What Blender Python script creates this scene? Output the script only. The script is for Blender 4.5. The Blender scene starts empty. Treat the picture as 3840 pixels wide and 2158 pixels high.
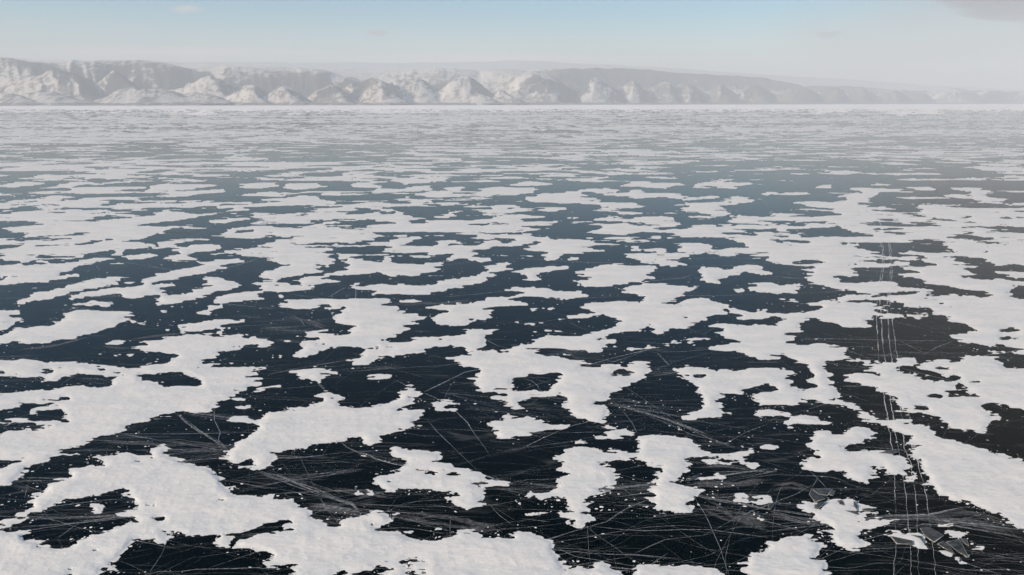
import bpy, math, random
import numpy as np
from mathutils import Vector

random.seed(7)
scene = bpy.context.scene
COL = scene.collection
R = math.radians

# ------------------------------------------------------------------ camera, sky, sun, exposure
CAM_H = 30.0
F_PX = 2742.0                      # focal length in photo pixels (photo is 3840 x 2158)
HORIZON = 385.0
PITCH = math.atan((1079 - HORIZON) / F_PX)
cam_d = bpy.data.cameras.new('camera')
cam = bpy.data.objects.new('camera', cam_d)
COL.objects.link(cam)
cam.location = (0, 0, CAM_H)
cam.rotation_euler = (R(90) - PITCH, 0, 0)
cam_d.sensor_width = 36.0
cam_d.lens = 36.0 * F_PX / 3840.0
cam_d.clip_start = 0.5
cam_d.clip_end = 200000
scene.camera = cam

SUN_EL, SUN_AZ = R(22), R(-112)     # azimuth from the view direction, negative = left
sun_dir = Vector((math.sin(SUN_AZ) * math.cos(SUN_EL), math.cos(SUN_AZ) * math.cos(SUN_EL), math.sin(SUN_EL)))
sl = bpy.data.lights.new('sun', 'SUN')
sl.energy = 5.0
sl.angle = R(0.6)
sl.color = (1.0, 0.79, 0.55)
sun = bpy.data.objects.new('sun', sl)
COL.objects.link(sun)
sun.rotation_euler = sun_dir.to_track_quat('Z', 'Y').to_euler()

world = bpy.data.worlds.new('World')
scene.world = world
world.use_nodes = True
wn = world.node_tree.nodes
wl = world.node_tree.links
wn.clear()
VEIL_K, VEIL_A, VEIL_COL, SHEET_COL = 23.0, 0.97, (7.2, 5.1, 3.4), (1.9, 1.7, 1.4)
sky = wn.new('ShaderNodeTexSky')
sky.sky_type = 'NISHITA'
sky.sun_disc = False
sky.sun_elevation = SUN_EL
sky.sun_rotation = SUN_AZ % (2 * math.pi)
sky.altitude = 450
sky.air_density = 1.0
sky.dust_density = 0.6
sky.ozone_density = 2.0
bg = wn.new('ShaderNodeBackground')
bg.inputs['Strength'].default_value = 0.092
wo = wn.new('ShaderNodeOutputWorld')
# thin high haze whitening the sky toward the horizon, and the grey cloud sheet that fills the sky to the right
def wmath(op, a, b=None, clamp=False):
    m = wn.new('ShaderNodeMath'); m.operation = op; m.use_clamp = clamp
    for i, v in enumerate((a, b)):
        if v is None: continue
        if isinstance(v, bpy.types.NodeSocket): wl.new(v, m.inputs[i])
        else: m.inputs[i].default_value = v
    return m.outputs[0]
def wmix(fac, a, col):
    m = wn.new('ShaderNodeMix'); m.data_type = 'RGBA'
    wl.new(fac, m.inputs[0]); wl.new(a, m.inputs[6]); m.inputs[7].default_value = (*col, 1)
    return m.outputs[2]
wtc = wn.new('ShaderNodeTexCoord')
wsep = wn.new('ShaderNodeSeparateXYZ')
wl.new(wtc.outputs['Generated'], wsep.inputs[0])
veil_f = wmath('MULTIPLY', wmath('EXPONENT', wmath('MULTIPLY', wmath('MAXIMUM', wsep.outputs[2], 0.0), -VEIL_K)), VEIL_A)
whs = wn.new('ShaderNodeHueSaturation'); whs.inputs['Saturation'].default_value = 2.4; whs.inputs['Hue'].default_value = 0.492; whs.inputs['Value'].default_value = 0.95
wl.new(sky.outputs[0], whs.inputs['Color'])
c1_ = wmix(veil_f, whs.outputs[0], VEIL_COL)
wdot = wn.new('ShaderNodeVectorMath'); wdot.operation = 'DOT_PRODUCT'
wl.new(wtc.outputs['Generated'], wdot.inputs[0])
sh_az, sh_el = R(52), R(11)
wdot.inputs[1].default_value = (math.sin(sh_az) * math.cos(sh_el), math.cos(sh_az) * math.cos(sh_el), math.sin(sh_el))
wnz = wn.new('ShaderNodeTexNoise'); wnz.inputs['Scale'].default_value = 3.0; wnz.inputs['Detail'].default_value = 5
wmp = wn.new('ShaderNodeMapping'); wmp.inputs['Scale'].default_value = (1, 1, 3.5)
wl.new(wtc.outputs['Generated'], wmp.inputs[0]); wl.new(wmp.outputs[0], wnz.inputs['Vector'])
wrag = wmath('MULTIPLY_ADD', wnz.outputs[0], 0.22)
wrag.node.inputs[2].default_value = -0.11
wr = wn.new('ShaderNodeMapRange'); wr.interpolation_type = 'SMOOTHSTEP'
wr.inputs['From Min'].default_value = 0.80; wr.inputs['From Max'].default_value = 0.98
wr.inputs['To Max'].default_value = 0.9
wl.new(wmath('ADD', wdot.outputs['Value'], wrag), wr.inputs['Value'])
c2_ = wmix(wr.outputs[0], c1_, SHEET_COL)
wl.new(c2_, bg.inputs['Color'])
wl.new(bg.outputs[0], wo.inputs['Surface'])

vs = scene.view_settings
vs.view_transform = 'Standard'
vs.look = 'None'
vs.exposure = 0.56
vs.gamma = 1.0
vs.use_curve_mapping = False
scene.cycles.max_bounces = 6
scene.cycles.volume_bounces = 1
scene.cycles.transparent_max_bounces = 12
scene.cycles.use_denoising = True

# ------------------------------------------------------------------ helpers
# Outlines of the snow fields, surveyed tile by tile (photo pixels), later laid on the ice plane in metres.
# tile: (x0, y0, scale, y_min, y_max, base)
TILES = {}
TILES['A1'] = (0,1580,.39917,1580,2170,1, '''
I 0,20 230,20 330,50 420,45 420,70 300,90 230,65 100,85 0,115
I 1140,100 1160,60 1260,20 1400,0 2405,0 2405,700 2250,690 2240,650 2310,630 2240,590 2090,620 2060,560 2010,500 1960,450 1975,420 1940,400 1780,415 1770,370 1700,350 1600,320 1480,330 1400,330 1340,380 1250,350 1220,315 1000,350 900,345 830,310 700,290 600,285 550,280 720,240 870,180 980,120 1140,112
S 2405,60 2370,100 2345,160 2270,180 2170,280 2110,305 2180,330 2150,420 2190,430 2330,350 2405,330
S 2405,360 2330,400 2350,450 2405,470
S 2150,0 2405,0 2405,12 2250,10
S 1370,290 1420,250 1510,225 1620,260 1590,300 1500,325 1500,350 1340,400 1350,340
S 830,300 1000,335 1190,300 1370,288 1370,300 1200,320 1000,352 880,345
I 1000,380 880,345 780,325 580,315 500,330 420,380 300,440 240,490 130,530 80,590 0,610 0,850 130,845 260,835 360,765 230,740 240,710 420,650 430,620 560,570 650,530 665,490 690,450 860,410 940,400
I 0,375 100,360 260,330 270,345 200,390 90,420 0,470
I 0,510 150,460 90,490
I 0,860 250,840 180,880 90,930 0,960
I 1200,600 1080,640 930,670 820,690 600,720 480,780 400,820 340,860 260,880 260,910 200,950 0,1030 130,1030 200,980 270,1020 180,1070 200,1130 330,1110 480,1090 450,1130 280,1160 450,1190 560,1190 700,1150 850,1090 950,1050 1100,1000 1200,960 1320,900 1380,870 1200,915 1170,890 1150,840 1290,820 1420,780 1220,765 1200,730 1250,680 1220,665 1080,700 1050,690
S 880,840 930,800 1010,800 970,850 900,855
I 1030,1448 1050,1330 1120,1270 1210,1200 1240,1155 1330,1130 1380,1090 1420,1120 1530,1130 1560,1060 1470,1020 1560,990 1600,1030 1740,1010 1720,1110 1770,1120 1800,1060 1900,1070 2000,1060 2100,1060 2250,1040 2405,1000 2405,1080 2260,1130 2190,1190 2405,1200 2405,1448
S 2010,1130 2060,1100 2200,1090 2160,1130 2190,1180 2120,1190 2040,1170
I 1465,910 1530,910 1490,950 1500,990 1450,990
I 560,1448 620,1425 700,1420 690,1448
I 900,1448 960,1410 1040,1350 1050,1448
I 1910,765 1980,740 2030,765 1960,770
I 2100,965 2250,950 2200,990 2130,980
I 1825,990 1950,965 1920,1000 1830,1015
''')
TILES['A2'] = (960,1580,.39917,1580,2170,0, '''
S 0,0 1480,0 1470,40 1330,75 1300,120 1200,160 1200,190 1060,250 1020,240 1010,190 950,165 870,165 840,140 780,170 730,195 620,220 500,235 420,255 290,260 260,300 180,370 120,440 60,465 0,465
I 1000,115 1060,95 1030,125
S 2190,20 2300,0 2405,0 2405,150 2330,190 2270,180 2240,130 2260,90 2200,50
S 1290,240 1370,240 1480,265 1560,270 1650,300 1660,330 1720,370 1690,390 1830,410 1860,450 1960,470 2080,480 2200,540 2405,590 2405,610 2240,595 2220,640 2150,690 2140,750 2080,790 1970,830 1890,810 1890,770 1810,750 1760,700 1770,660 1700,655 1620,675 1520,665 1420,655 1330,665 1250,665 1190,640 1240,615 1170,590 1090,600 1090,560 1190,540 1260,500 1320,460 1390,440 1350,410 1430,400 1400,380 1290,360 1300,300 1270,260
I 1565,490 1620,475 1710,480 1700,510 1620,510
I 1790,490 1960,490 1940,510 1830,505
I 1470,525 1530,515 1510,535
I 1600,545 1650,560 1620,565
I 1720,535 1800,545 1740,548
I 1800,645 1850,680 1930,695 1870,710 1820,700
I 1985,600 2050,570 2200,555 2210,580 2100,605 1990,612
S 930,290 1020,310 1110,350 1240,380 1400,420 1330,415 1220,390 1100,370 1010,325
S 0,705 90,700 150,740 340,725 360,760 420,800 500,820 540,850 600,880 520,880 480,900 640,950 770,960 800,930 880,890 960,900 1060,905 1080,840 1120,820 1220,850 1240,890 1215,920 1220,980 1145,1010 1160,1050 1290,1055 1450,1100 1560,1120 1690,1140 1780,1110 1880,1080 1900,1060 2000,1055 2080,1060 2180,1070 2220,1100 2405,1075 2405,1448 0,1448
I 80,960 160,930 280,950 270,990 180,1045 0,1060 0,1005 70,980
I 470,890 560,900 700,930 800,960 760,990 600,950 480,920
I 0,1250 190,1255 190,1280 60,1300 40,1340 60,1370 160,1375 290,1370 430,1320 400,1345 310,1390 370,1448 0,1448
I 0,1190 80,1187 40,1200 0,1205
I 1030,1448 1060,1420 1140,1380 1240,1360 1200,1400 1220,1430 1150,1448
I 1345,1385 1420,1375 1440,1350 1490,1385 1530,1420 1560,1448 1440,1448 1400,1405
I 1350,1330 1430,1305 1520,1290 1520,1255 1570,1290 1550,1315 1450,1320 1400,1345
I 700,1440 940,1400 850,1425 740,1448
I 1850,1140 1900,1130 1890,1150
I 2100,1080 2180,1070 2190,1100 2120,1115
S 1290,900 1400,940 1560,1010 1700,1030 1740,1040 1640,1040 1500,980 1380,930
S 910,650 960,655 1150,690 1330,690 1370,690 1350,720 1330,697 1140,697 1000,670 920,680
''')
TILES['A3'] = (1920,1580,.39917,1580,2170,0, '''
S 0,0 270,10 420,35 600,45 480,65 360,70 260,90 180,110 110,130 0,125
S 690,0 890,0 890,30 800,10
S 870,100 920,75 1040,60 1100,90 1170,115 1130,145 1080,160 1000,180 940,195 910,165 860,155
S 605,215 620,180 660,160 700,180 650,225 620,230
S 310,335 380,345 390,325 460,290 500,265 620,245 720,250 800,265 900,260 1000,265 1060,290 1180,310 1240,325 1230,345 1010,370 980,385 920,400 940,460 960,490 930,510 950,580 990,600 900,620 990,625 960,650 870,690 800,730 760,790 725,800 745,850 740,900 720,950 650,1005 580,990 510,970 490,910 520,850 500,760 490,705 400,705 290,735 190,710 130,690 240,670 400,650 480,600 440,600 520,560 480,560 520,520 500,480 420,460 510,425 420,370
I 810,490 850,485 880,515 850,515
I 815,590 850,575 900,610 880,625
S 1200,260 1215,200 1190,165 1280,150 1390,120 1480,125 1560,140 1660,170 1720,220 1770,280 1850,330 1900,350 1990,330 2080,320 2150,280 2230,255 2300,290 2220,310 2200,345 2330,350 2310,400 2280,460 2220,430 2140,390 2130,360 1960,370 2110,430 2000,400 1930,385 1860,400 1780,350 1740,345 1700,370 1690,415 1600,410 1540,410 1620,440 1630,465 1570,475 1600,520 1640,555 1560,580 1640,600 1700,640 1750,680 1690,690 1710,740 1690,790 1705,855 1630,875 1480,865 1380,880 1345,850 1340,760 1230,720 1300,710 1350,690 1300,650 1330,610 1330,550 1270,530 1330,500 1420,460 1360,455 1290,440 1270,410 1240,390 1240,330 1200,300
I 1320,400 1370,395 1410,415 1380,430 1340,420
S 1650,560 1760,520 1900,515 2070,505 2000,530 1900,550 1760,560
S 2090,690 2150,695 2260,720 2405,700 2405,760 2250,745 2130,735 2090,715
S 90,875 170,850 250,830 370,840 320,870 300,900 260,890 180,880
S 0,1060 80,1010 170,1030 250,1060 340,1120 340,1160 410,1210 410,1260 470,1310 540,1370 600,1400 750,1385 850,1340 920,1350 990,1400 1060,1448 0,1448
S 1170,1448 1190,1380 1280,1365 1400,1360 1500,1365 1600,1370 1740,1365 1830,1380 1920,1385 1950,1410 2000,1448
S 2190,1300 2230,1240 2260,1185 2330,1210 2405,1200 2405,1448 2260,1448 2240,1400 2190,1350
I 2280,1330 2320,1325 2300,1345
S 2280,880 2330,880 2370,930 2390,990 2360,1000 2330,940
S 2350,240 2405,210 2405,290 2360,275
''')
TILES['A4'] = (2880,1580,.39917,1580,2170,0, '''
S 170,0 560,0 570,20 400,45 250,60 190,80 165,40
S 0,230 60,260 0,290
S 440,110 560,115 700,100 870,75 1000,100 1000,150 940,175 900,205 820,220 730,230 740,265 800,295 830,260 900,270 1050,270 1180,290 1240,330 1330,360 1370,480 1300,520 1160,520 1150,470 980,435 1070,490 990,520 940,605 880,590 800,550 770,520 710,480 620,465 500,480 400,460 320,430 280,380 300,330 440,310 380,280 370,230 310,190 370,140
I 750,225 820,230 900,215 890,260 830,290 790,270
S 1010,140 1110,155 1020,165
S 1200,490 1330,560 1380,580 1470,590 1460,560 1400,520 1340,505
S 970,0 1340,0 1420,40 1540,65 1560,100 1680,150 1780,170 1850,210 1940,250 2050,270 2200,300 2290,360 2405,400 2405,1100 2370,1020 2230,930 2050,840 1960,790 1830,730 1690,700 1590,700 1540,610 1490,550 1440,450 1350,330 1340,230 1260,130 1130,50 1100,30
I 1680,175 1700,120 1760,140 1730,175
S 1650,0 2110,0 2100,30 2020,40 2060,100 1940,105 1820,80 1680,60
S 310,740 400,760 440,780 560,720 640,720 800,710 850,760 900,750 960,810 1000,870 1100,880 900,900 800,930 840,960 1000,950 1150,930 1050,975 850,1010 900,1080 890,1150 870,1215 770,1225 690,1190 640,1170 640,1120 560,1050 590,970 480,950 410,930 330,880 300,800
I 425,820 460,780 550,765 470,830
I 660,750 690,745 720,795 670,790
I 880,830 960,820 1000,850 910,850
I 720,845 830,850 850,885
I 800,760 840,800 840,840 800,800
S 0,1150 130,1100 240,1100 370,1070 450,1080 480,1130 490,1230 510,1300 550,1330 510,1400 530,1448 0,1448
S 1120,1080 1180,1030 1240,1050 1350,1070 1450,1050 1480,1080 1470,1170 1380,1175 1370,1130 1140,1085
S 1570,1170 1670,1100 1620,1130 1590,1170 1700,1230 1760,1270 1680,1260
S 1700,1050 1760,1010 1860,1010 1870,1090 1970,1190 1940,1220 1890,1190 1850,1120 1730,1090
S 1690,1260 1800,1290 1920,1330 1900,1345 1760,1290
S 460,1000 520,1010 500,1035 460,1020
S 1480,965 1560,955 1680,985 1620,1000 1540,975
S 0,715 60,740 20,770 0,770
''')
TILES['B1'] = (0,1150,.37267,1150,1580,0, '''
S 480,100 650,60 850,30 1000,40 1250,50 1370,70 1320,95 1250,110 1280,150 1200,200 1040,240 860,290 700,330 560,350 380,370 200,390 150,410 240,380 240,355 150,350 0,390 0,300 100,230 270,220 400,200 520,170 620,150 600,120 680,75
S 0,35 220,30 200,70 60,110 140,110 280,95 420,90 240,110 190,150 150,170 60,230 0,270 0,125
S 0,460 90,460 80,480 0,490
S 1020,390 1100,350 1250,325 1280,330 1220,360 1100,385
S 1640,50 1700,0 1830,0 1730,40
S 1950,80 2080,0 2180,0 2140,60 2020,90
S 1280,140 1450,160 1700,175 1940,178 1940,184 1700,184 1450,172 1290,155
S 1320,440 1380,380 1480,340 1640,300 1880,285 2020,270 2120,250 2280,200 2280,210 2160,270 2100,300 2260,310 2430,290 2450,320 2576,320 2576,390 2480,410 2390,450 2240,465 2140,520 2010,560 2050,590 2180,600 2440,570 2576,600 2576,780 2450,800 2440,850 2390,900 2270,935 2180,990 2120,1050 2010,1060 1830,1040 1750,1070 1600,1110 1480,1160 1420,1165 1290,1190 1220,1240 1230,1270 1050,1288 0,1288 0,550 130,550 200,540 430,550 470,580 700,560 880,565 1000,575 1130,600 1180,608 1300,620 1500,605 1640,590 1760,540 1840,490 1740,475 1590,460 1460,470 1460,445
I 0,650 50,660 60,690 200,700 190,720 290,720 330,680 440,640 550,630 420,680 440,730 480,760 560,745 680,690 770,670 880,680 1100,700 1210,720 1190,750 1110,790 1190,800 1050,830 860,830 720,820 560,840 480,850 330,845 160,870 0,885
I 850,655 900,610 1000,625 1140,650 1340,640 1230,695 1100,680 950,665
I 1385,735 1430,695 1500,675 1590,685 1740,650 1890,650 1930,700 2030,745 1960,780 1880,805 1830,790 1850,770 1740,790 1620,810 1520,815 1590,790 1540,765 1450,750
I 0,1080 60,1040 150,1000 270,975 480,960 600,930 660,930 560,970 420,1010 300,1060 200,1100 100,1120 0,1115
I 270,1140 340,1080 480,1030 620,1010 760,1025 720,1060 640,1100 580,1160 440,1180 300,1160
I 0,1120 110,1145 150,1180 300,1180 450,1215 400,1235 290,1248 170,1235 60,1270 0,1280
I 600,600 700,595 880,600 840,606 680,606
S 1640,250 1800,235 1950,190 2050,150 2180,130 2480,125 2450,145 2250,180 2140,220 1970,260 1800,260
S 2360,930 2430,900 2480,930 2500,980 2440,1000 2420,1050 2340,1010 2440,970
S 2170,1100 2300,1110 2400,1130 2576,1130 2576,1160 2330,1165 2350,1140 2200,1110
S 1110,505 1160,475 1250,465 1230,490 1140,510
''')
TILES['B2'] = (960,1150,.37267,1150,1580,0, '''
S 870,30 960,0 1420,0 1480,40 1640,70 1730,120 1640,165 1540,175 1470,195 1450,240 1410,290 1420,315 1310,320 1350,345 1540,360 1600,310 1700,300 1860,290 1990,290 2080,240 2200,205 2300,210 2490,240 2500,260 2420,285 2270,310 2310,370 2260,415 2290,450 2500,450 2576,430 2576,810 2430,820 2310,850 2180,880 2190,800 2220,760 2140,740 2200,720 2280,660 2240,610 2070,595 1950,555 2030,530 2090,470 2110,430 2040,400 1900,405 1700,440 1590,455 1470,490 1390,515 1350,510 1220,520 1160,580 1100,600 1020,610 950,630 910,615 970,570 1010,530 1060,490 1120,470 1080,430 950,415 790,415 730,390 690,430 600,470 560,490 430,505 370,495 430,460 520,400 500,330 500,290 560,260 700,235 760,245 760,275 870,285 990,260 960,215 940,190 860,170 810,150 840,90 860,60
I 1130,420 1190,410 1160,440
I 1300,410 1400,400 1380,430 1300,425
I 1240,470 1380,465 1360,485 1260,490
I 1800,325 1910,330 1850,350
S 1770,20 1800,0 2400,0 2370,60 2370,130 2330,150 2160,130 2160,165 2080,200 1960,195 1800,190 1720,190 1720,175 1820,130 1760,120 1920,60
S 170,20 330,0 600,0 570,20 380,35 240,30
S 610,70 640,45 760,10 870,10 800,50 700,60
S 0,320 120,330 170,365 140,400 60,405 0,400 0,370
S 170,350 400,325 330,345 200,360
S 0,600 50,620 110,660 80,720 60,750 90,775 0,780
S 0,830 80,820 160,800 160,830 100,870 0,870
S 370,700 430,690 420,650 530,615 620,640 640,670 730,690 720,710 670,720 680,760 640,770 590,745 550,720 460,720 400,720
S 1100,700 1200,680 1340,675 1390,720 1350,740 1180,745 1110,720
S 240,475 265,468 300,490 280,505
S 150,515 200,508 190,525
S 0,1288 60,1230 0,1200 90,1110 80,1070 260,1040 280,1010 420,990 400,1020 520,1010 560,980 660,950 640,920 580,920 620,890 700,840 750,880 750,910 860,880 890,960 880,1000 960,1020 1110,1010 1240,990 1410,950 1430,910 1400,890 1420,850 1510,820 1540,790 1620,820 1690,870 1620,900 1560,940 1640,965 1500,1010 1390,1050 1430,1065 1640,1030 1670,1060 1660,1110 1600,1150 1580,1190 1440,1220 1410,1280 1400,1288
I 1370,1140 1450,1110 1560,1060 1560,1080 1450,1120 1400,1145
I 1370,1180 1460,1155 1400,1185
S 1730,980 1790,930 1870,940 1950,970 1990,1000 1970,1040 1900,1060 1800,1040 1740,1010
S 2310,940 2400,895 2440,850 2576,835 2576,1010 2500,1000 2480,960 2430,935
S 2160,980 2240,950 2240,980
S 2320,1170 2400,1160 2576,1120 2576,1288 2430,1288 2390,1230 2400,1190
''')
TILES['B3'] = (1920,1150,.37267,1150,1580,0, '''
S 620,0 2140,0 2100,60 1990,90 1960,140 1870,170 1760,220 1700,245 1620,220 1570,250 1530,275 1460,265 1430,220 1390,175 1300,160 1290,190 1140,195 1040,190 1040,100 990,100 880,100 740,130 680,120 620,95 860,80 840,40
I 1720,105 1820,90 1780,115
S 90,30 250,20 460,10 340,35 180,40
S 0,430 100,410 200,370 280,320 380,290 640,285 860,250 1040,220 1230,190 1410,205 1240,240 980,290 900,320 1080,345 1000,385 880,400 960,455 830,480 760,455 640,450 480,435 300,425 200,470 260,490 340,485 480,500 600,510 720,540 690,580 660,610 530,625 720,620 860,605 1080,595 1140,605 990,640 960,670 1040,680 1150,690 1240,705 1310,730 1290,770 1220,765 1160,800 1100,850 1020,880 980,910 980,960 940,990 960,1050 960,1130 950,1200 880,1180 740,1140 620,1090 580,1040 580,960 545,900 550,880 420,880 370,850 430,790 440,700 440,670 330,660 220,670 140,670 110,710 90,740 0,790
S 1150,620 1190,580 1320,530 1480,570 1490,590 1370,595 1280,640 1450,620 1560,610 1480,660 1350,690 1310,740 1230,720 1200,690 1260,660 1160,630
S 0,840 120,850 240,860 400,865 540,885 300,890 100,900 60,940 120,940 60,970 100,1000 90,1040 0,1030
S 0,1130 160,1100 220,1140 430,1175 600,1200 450,1225 290,1230 190,1260 100,1288 0,1288
S 1120,420 1220,405 1440,395 1600,385 1700,375 1900,390 2060,395 2040,405 1700,385 1460,410 1280,440 1160,435
S 1490,360 1640,330 1900,310 2020,320 1920,340 1700,360 1520,372
S 2050,200 2130,180 2330,180 2576,170 2576,515 2480,515 2380,510 2340,460 2250,430 2120,445 2040,430 2060,400 2140,385 2200,340 2140,300 2130,240 2060,225
S 2160,20 2280,40 2390,70 2480,40 2576,35 2576,130 2440,130 2300,140 2270,115 2250,80 2170,50
S 1680,680 1700,650 1600,600 1840,610 1960,640 2060,640 2130,615 2240,650 2400,600 2576,610 2576,760 2500,770 2470,800 2330,820 2270,840 2280,860 2330,880 2576,860 2576,1120 2400,1130 2470,1080 2430,1060 2550,1045 2480,1010 2450,950 2400,910 2240,890 2180,920 2110,960 2120,1030 2110,1110 1970,1125 1900,1100 1920,1020 1900,960 1920,900 1860,860 1890,810 1800,770 1750,730 1710,700
I 1860,690 1930,690 1900,705 1790,712
S 1700,1100 1740,1075 1840,1060 1900,1090 1910,1130 1800,1150 1720,1130
S 930,1270 980,1240 1070,1210 1180,1240 1290,1288 930,1288
S 480,145 560,130 580,150 520,165
S 20,140 80,130 90,145 30,155
S 130,165 230,160 160,185
S 1000,420 1030,400 1050,425
S 190,265 360,245 510,235 420,260 260,265
''')
TILES['B4'] = (2880,1150,.37267,1150,1580,1, '''
I 0,0 540,0 560,15 500,40 300,60 200,75 0,55
I 0,110 90,110 110,150 30,180 0,190
I 250,335 280,270 340,260 330,170 370,130 350,90 470,130 600,170 690,160 740,205 860,210 880,165 900,200 1000,215 990,150 1030,100 1120,105 1300,95 1450,110 1640,95 1760,100 1870,150 1950,180 2010,230 1900,240 1790,240 1820,310 1980,350 2200,380 2400,395 2540,410 2560,440 2400,470 2180,490 1950,500 1740,515 1600,520 1460,490 1300,510 1320,550 1130,600 1000,540 850,530 820,530 820,470 830,430 800,400 690,425 640,400 500,380 380,390 270,350
S 1460,150 1490,115 1540,150
S 1510,270 1580,290 1640,330 1560,320
S 1670,320 1700,280 1720,310
S 300,265 360,260 380,275
S 1120,90 1240,70 1310,100 1200,110
I 1210,60 1250,30 1330,5 1600,10 1660,70 1500,90 1310,85 1230,80
I 1120,35 1190,25 1200,60 1130,55
I 0,510 150,480 250,520 300,545 370,545 330,580 410,600 430,640 480,700 510,760 460,820 340,850 240,810 270,770 250,740 110,700 240,680 130,660 0,655 0,640 130,620 50,610 0,600
I 0,790 110,800 90,830 0,855
I 540,550 700,540 820,545 990,550 990,590 1030,640 1110,670 1000,655 880,680 760,710 780,750 930,770 940,800 1050,820 1150,840 1200,890 1230,940 1290,980 1310,1030 1220,1060 1110,1070 960,1040 860,980 740,950 770,890 720,870 680,840 620,810 690,800 650,740 590,670 570,640 580,580
S 920,835 960,810 1020,840
I 1270,640 1320,600 1500,610 1700,650 1740,700 1680,740 1590,745 1480,700 1380,660
I 1440,565 1500,530 1600,540 1600,580 1500,590
I 1610,600 1700,595 1840,655 1790,665
I 1740,540 1850,520 2030,520 1990,545 1820,575
I 1820,680 1920,690 1920,740 1820,740
I 1840,760 1920,750 2000,790 2040,840 1980,860 1990,910 1940,870 1930,905 1870,890 1860,830
I 1610,865 1740,905 1640,920
I 2070,890 2110,885 2150,940 2330,950 2310,990 2400,985 2576,1040 2576,1288 2200,1270 2160,1210 2250,1190 2240,1140 2220,1090 2340,1120 2340,1060 2220,1040 2150,1010 2110,950
I 2200,510 2400,490 2576,480 2576,620 2460,640 2370,600 2300,540
I 2310,235 2420,210 2510,180 2500,220 2400,260 2340,255
I 2370,310 2500,330 2540,370 2420,340
I 0,1010 80,990 250,1010 330,1000 340,960 450,920 430,960 570,965 730,960 720,1000 900,1040 940,1070 940,1140 1050,1130 1000,1160 1190,1200 1220,1250 1280,1288 460,1288 0,1288 0,1120 200,1080 130,1040 0,1025
S 180,1200 200,1120 330,1090 430,1110 480,1140 610,1170 450,1190 300,1210 220,1245
I 1110,1140 1140,1080 1330,1050 1550,1045 1660,1080 1740,1130 1800,1200 1880,1230 2050,1250 2050,1288 1700,1288 1660,1230 1560,1215 1430,1185 1300,1150 1180,1150
I 1530,965 1580,1000 1620,1040 1550,1045
''')
TILES['C1'] = (0,780,.37267,780,1150,0, '''
S 0,580 140,580 400,570 560,555 780,530 920,515 1200,515 1190,525 1060,530 900,555 800,590 720,610 720,640 620,660 560,690 620,690 810,660 830,680 700,710 560,720 460,740 310,745 150,760 0,790 0,745 200,710 270,680 160,690 0,720
S 100,995 180,960 260,910 360,850 480,820 700,775 860,740 1000,700 1100,690 1350,705 1200,720 1220,740 1160,770 1000,780 960,800 800,820 740,850 700,870 560,900 420,920 300,930 200,970
S 30,445 140,400 200,360 100,355 260,330 430,325 640,320 820,280 920,245 1000,240 1290,250 1240,270 1300,265 1450,260 1580,255 1580,280 1460,310 1300,340 1480,350 1560,375 1440,390 1380,410 1300,430 1220,475 1130,470 1140,450 1270,400 1100,415 960,420 760,455 840,420 700,410 560,400 740,390 900,380 940,360 1090,320 1000,320 900,345 780,360 640,375 480,380 300,390 200,420 60,445
S 120,320 320,260 90,250 240,220 370,200 560,200 680,210 860,205 960,190 780,180 940,140 1100,120 1380,100 1600,95 1540,60 1620,20 1800,10 1920,50 2100,60 2200,40 2380,0 2460,0 2430,20 2270,40 2120,80 1960,100 1820,130 1500,150 1300,200 1100,215 760,240 680,265 540,275 380,290 250,320
S 1100,225 1300,195 1500,180 1530,190 1400,230 1150,235
S 370,140 480,110 560,80 900,55 1050,65 1140,65 960,100 740,130 560,130
S 1060,590 1140,560 1230,540 1260,490 1420,465 1540,465 1650,480 1580,500 1420,525 1240,540 1180,570
S 1480,415 1640,360 1740,310 1900,295 2080,290 2110,310 2190,320 2040,335 1880,340 1760,370 1680,400 1540,410
S 1600,530 1660,490 1740,470 1800,430 1860,390 1940,370 2150,370 2290,390 2210,410 2050,440 1920,450 1910,470 1960,500 2070,520 1900,540 1700,535
S 1370,780 1480,700 1700,640 1900,600 2060,560 2200,515 2480,510 2400,540 2280,580 2180,610 2000,660 1880,680 1780,710 1600,745 1460,790 1850,760 1720,785 1500,810 1650,830 1640,870 1560,880 1440,910 1360,900 1400,860 1270,860 1130,870 1000,885 850,910 680,920 820,870 900,840 1100,810 1340,800
S 1530,970 1560,940 1740,890 1900,850 2030,790 2090,730 2050,710 2190,685 2290,710 2220,740 2420,760 2380,800 2200,830 2120,870 2060,900 1900,920 1700,960 1600,975
S 2150,930 2200,890 2340,850 2576,830 2576,910 2430,935 2300,950 2180,1000 2110,1050 2040,1073 1950,1073 2060,1010
S 2130,290 2280,250 2230,220 2420,195 2576,175 2576,210 2420,240 2330,280
S 560,990 620,970 900,955 1080,950 1060,980 900,985
S 2110,460 2240,430 2390,440 2340,465 2160,480
S 0,505 130,500 180,520 60,540
S 180,500 290,510 290,540 200,580 70,575 160,540
S 290,560 390,530 510,550 430,570
S 2070,175 2180,140 2250,110 2450,90 2576,85 2400,130 2300,150
S 1900,200 2100,190 2290,175 2180,200 1940,215
S 0,30 130,35 60,55 0,60
S 0,0 80,0 0,15
S 380,90 560,65 700,55 560,85 430,100
S 1280,30 1420,10 1600,0 1600,15 1380,35
S 350,185 500,170 640,175 540,185
S 1550,210 1750,190 1900,170 1920,190 1700,210
S 640,35 780,20 900,30
S 450,0 600,0 540,15
S 1190,770 1300,750 1380,745 1300,775
S 600,1060 760,1040 900,1030 1000,1040 1250,1050 1370,1060 1320,1073 560,1073
''')
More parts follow.
